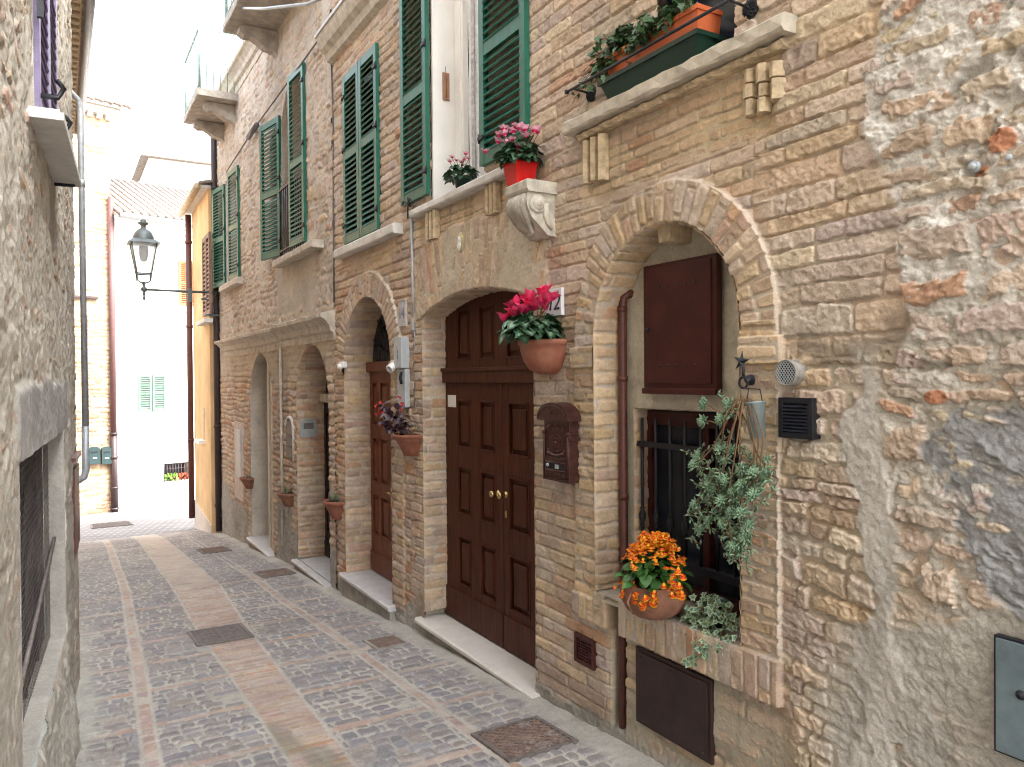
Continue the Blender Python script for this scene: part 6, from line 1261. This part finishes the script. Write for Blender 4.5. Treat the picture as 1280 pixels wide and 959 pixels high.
for s in range(4):
    a = math.pi/4+s*math.pi/2; ca, sa = math.cos(a)*1.414, math.sin(a)*1.414
    m.tube([(lxp+ca*wb_, LY+sa*wb_, zb1), (lxp+ca*wt, LY+sa*wt, zt1)], .012, 5); m.tube([(lxp, LY, lzp+.10), (lxp+ca*wb_*.9, LY+sa*wb_*.9, lzp+.14), (lxp+ca*wb_, LY+sa*wb_, zb1)], .011, 5)
    b = a+math.pi/2; m.tube([(lxp+ca*wb_, LY+sa*wb_, zb1), (lxp+math.cos(b)*1.414*wb_, LY+math.sin(b)*1.414*wb_, zb1)], .013, 5)
part(m, 'frame', M_LAMP, root)
for s in range(4):
    a = math.pi/4+s*math.pi/2; b = a+math.pi/2; m = MB(); q = .97; P = [(lxp+math.cos(t)*1.414*w*q, LY+math.sin(t)*1.414*w*q, z) for t, w, z in ((a, wb_, zb1), (b, wb_, zb1), (b, wt, zt1), (a, wt, zt1))]; P2 = [(lxp+(x-lxp)*.97, LY+(y-LY)*.97, z) for x, y, z in P]
    m.add(P+P2, [(0, 1, 2, 3), (7, 6, 5, 4), (0, 4, 5, 1), (1, 5, 6, 2), (2, 6, 7, 3), (3, 7, 4, 0)], False); part(m, 'pane', bpy.data.materials.get('clear lamp glass') or mat('clear lamp glass', (.9, .92, .93), .15, var=.02, bump=0, trans=.85), root)
m = MB(); m.lathe((lxp, LY, zt1), [(0, -.05), (.07, -.06), (.075, -.18), (.05, -.30), (0, -.32)], 14); part(m, 'bulb', M_FROST, root)
m = MB(); e = .25; m.add([(lxp+sx*e, LY+sy_*e, zt1-.02) for sx, sy_ in ((-1, -1), (1, -1), (1, 1), (-1, 1))]+[(lxp+sx*.17, LY+sy_*.17, zt1+.045) for sx, sy_ in ((-1, -1), (1, -1), (1, 1), (-1, 1))], [(3, 2, 1, 0), (4, 5, 6, 7)]+[(k, (k+1) % 4, 4+(k+1) % 4, 4+k) for k in range(4)], False)
m.lathe((lxp, LY, zt1+.04), [(.175, 0), (.165, .06), (.13, .13), (.08, .18), (.045, .20), (.04, .25), (.085, .285), (.085, .30), (.04, .31), (.05, .33), (.02, .36), (0, .365)], 20); part(m, 'cap', M_LAMP, root)
# --- cables
def cable(pts, r, label, name='cable', mt=None, sag=0.):
    m = MB(); P = []
    for a, b in zip(pts[:-1], pts[1:]):
        a, b = Vector(a), Vector(b)
        for k in range(10): t = k/10; P.append(a.lerp(b, t)-V3(0, 0, sag*4*t*(1-t)))
    P.append(Vector(pts[-1])); m.tube(P, r, 6); return tag(m.build(name, mt or M_CABLE), label, 'cable')
pA = at(270, 8, 2.05); pB = at(440, -12, 2.30); pM = at(340, 10, 2.12)
cable([plane(270, 9, (0, 14, 0), (0, 1, 0)), at(330, 11, 1.75), at(385, 5, 1.85), at(450, -22, 2.0)], .014, 'pale twisted cable crossing in front of the upper balcony', mt=M_PIPEG)
cable([at(283, 215, 2.40), at(316, 163, 2.40), at(380, 75, 2.40), at(428, 8, 2.40)], .010, 'dark cable slanting up the stone facade')
p_, q_ = at(310, 172, 2.385), at(321, 156, 2.385); m = MB(); m.tube([p_, q_], .035, 10); tag(m.build('cable_insulator', M_CABLE), 'grey cylinder clamped on the slanting facade cable', 'insulator')
# --- letterboxes on the sunny brick house
for i, (pl, pr, lab) in enumerate(((109, 123.5, 'left dark green letterbox on the sunny brick house'), (124.5, 138, 'right dark green letterbox on the sunny brick house'))):
    u0_, zt_ = fu(pl, 562); u1_, zb_ = fu(pr, 579); root = empty('letterbox', fp((u0_+u1_)/2, .05, zb_), lab, 'letterbox', 'green letterboxes'); m = MB()
    N = 8; poly = [(u0_+.01, zb_), (u1_-.01, zb_), (u1_-.01, zt_)]+[((u0_+u1_)/2+(u1_-u0_-.02)/2*math.cos(t), zt_+.07*math.sin(t)) for t in np.linspace(.3, math.pi-.3, N)]+[(u0_+.01, zt_)]
    m.prism([(a-u0_, b) for a, b in poly], fp(u0_, .04, 0), UA, (0, 0, 1), Vector(UN)*.10); b_ = part(m, 'body', mat('dark green box', (.012, .033, .034), .5), root)
    m = MB(); fbx(m, u0_+.06, u1_-.06, .14, .155, zt_-.08, zt_-.05); part(m, 'slot', M_BLACK, b_); m = MB(); fbx(m, (u0_+u1_)/2-.05, (u0_+u1_)/2+.05, .14, .15, (zt_+zb_)/2-.05, (zt_+zb_)/2-.02); part(m, 'name_plate', M_GREYM, b_)
# flowers behind the bars
for (px, mt_, lab) in ((216, mat('lime leaf', (.25, .50, .08), .5, bump=0), 'lime green plant behind the window bars'), (229, mat('orange red bloom', (.75, .16, .08), .5, bump=0), 'orange red flowers behind the window bars')):
    u_, z_ = fu(px, 597); root = empty('potted_plant', fp(u_, -.12, z_-.12), lab, 'potted plant'); m = MB(); c_ = Vector(fp(u_, -.12, z_-.14)); m.lathe(c_-V3(0, 0, .06), [(0, 0), (.05, 0), (.07, .12)], 10); part(m, 'pot', M_TERRA, root); m = MB()
    for i in range(50): d = rv(1); d.z = abs(d.z); leaf(m, c_+V3(0, 0, .06)+Vector((d.x*.14, d.y*.08, d.z*.14)), d+rv(.4), rv(1)+V3(0, -1, 1), .08, .07, 'round')
    part(m, 'foliage', mt_, root)
# --- covers in the paving
def ground_cover(name, y0, y1, x0, x1, label, kind, mt, dz=.012):
    yc, xc = (y0+y1)/2, (x0+x1)/2; zc_ = gz(yc)+dz; root = empty(name, (xc, yc, zc_), label, 'drain cover' if kind != 'cover' else 'manhole cover')
    def L(x, y, h): return V3(x, y, gz(y)+dz+h)
    def bar(m, xa, xb, ya, yb, h0, h1):
        P = [L(x, y, h) for h in (h0, h1) for x, y in ((xa, ya), (xb, ya), (xb, yb), (xa, yb))]; m.add(P, [(3, 2, 1, 0), (4, 5, 6, 7)]+[(k, (k+1) % 4, 4+(k+1) % 4, 4+k) for k in range(4)], False)
    m = MB(); f = .025
    bar(m, x0, x0+f, y0, y1, -.04, .006); bar(m, x1-f, x1, y0, y1, -.04, .006); bar(m, x0+f, x1-f, y0, y0+f, -.04, .006); bar(m, x0+f, x1-f, y1-f, y1, -.04, .006); part(m, 'frame', M_IRON if kind != 'framed' else M_CEMENT, root)
    m = MB(); bar(m, x0+f, x1-f, y0+f, y1-f, -.04, -.006 if kind == 'grate' else -.001)
    if kind == 'grate':
        p_ = part(m, 'base', M_BLACK, root); m = MB(); n = 16; 
        for i in range(n): y = y0+f+(y1-y0-2*f)*(i+.25)/n; bar(m, x0+f, x1-f, y, y+(y1-y0-2*f)/n*.5, -.02, .003)
        for i in range(9): x = x0+f+(x1-x0-2*f)*(i+.5)/9; bar(m, x-.006, x+.006, y0+f, y1-f, -.02, .002)
        part(m, 'grating', mt, root)
    else:
        p_ = part(m, 'plate', mt, root); m = MB()
        if kind == 'cover':
            n = 7; W_ = x1-x0-2*f; H_ = y1-y0-2*f
            for s in (-1, 1):
                for k in range(-n, n+1):
                    P = []
                    for t in np.linspace(0, 1, 40):
                        x = x0+f+W_*t; y = (y0+y1)/2+s*(x-(x0+x1)/2)*H_/W_+k*H_/n
                        if y0+f < y < y1-f: P.append(L(x, y, .002))
                    if len(P) > 2: m.tube(P, .006, 4)
            m.lathe(L(xc, yc, 0), [(0, .009), (.03, .009), (.045, .004), (.05, .0)], 16)
        else:
            for i in range(14): y = y0+f+(y1-y0-2*f)*(i+.5)/14; bar(m, x0+f+.01, x1-f-.01, y-.006, y+.006, -.002, .003)
        part(m, 'raised_pattern', mt, p_)
ground_cover('manhole_cover', 3.215, 3.62, 1.86, 2.275, 'large rusty square cover with a diamond pattern near the drainpipe', 'cover', M_RUST)
ground_cover('drain_grate', 6.40, 6.95, .90, 1.335, 'dark ribbed grate in the middle of the alley', 'grate', M_IRON)
ground_cover('drain_cover', 5.37, 5.69, 1.99, 2.26, 'small framed cover near the walnut door step', 'framed', M_RUST)
ground_cover('drain_cover', 8.88, 9.35, 1.95, 2.33, 'rusty slatted cover by the black door step', 'slats', M_RUST)
ground_cover('drain_cover', 11.6, 12.2, 1.72, 2.12, 'farthest slatted cover before the yellow house', 'slats', M_RUST)
ground_cover('drain_cover', 18.6, 19.6, .55, 1.35, 'pale cover in the sunny cross street', 'slats', M_IRON, .01)
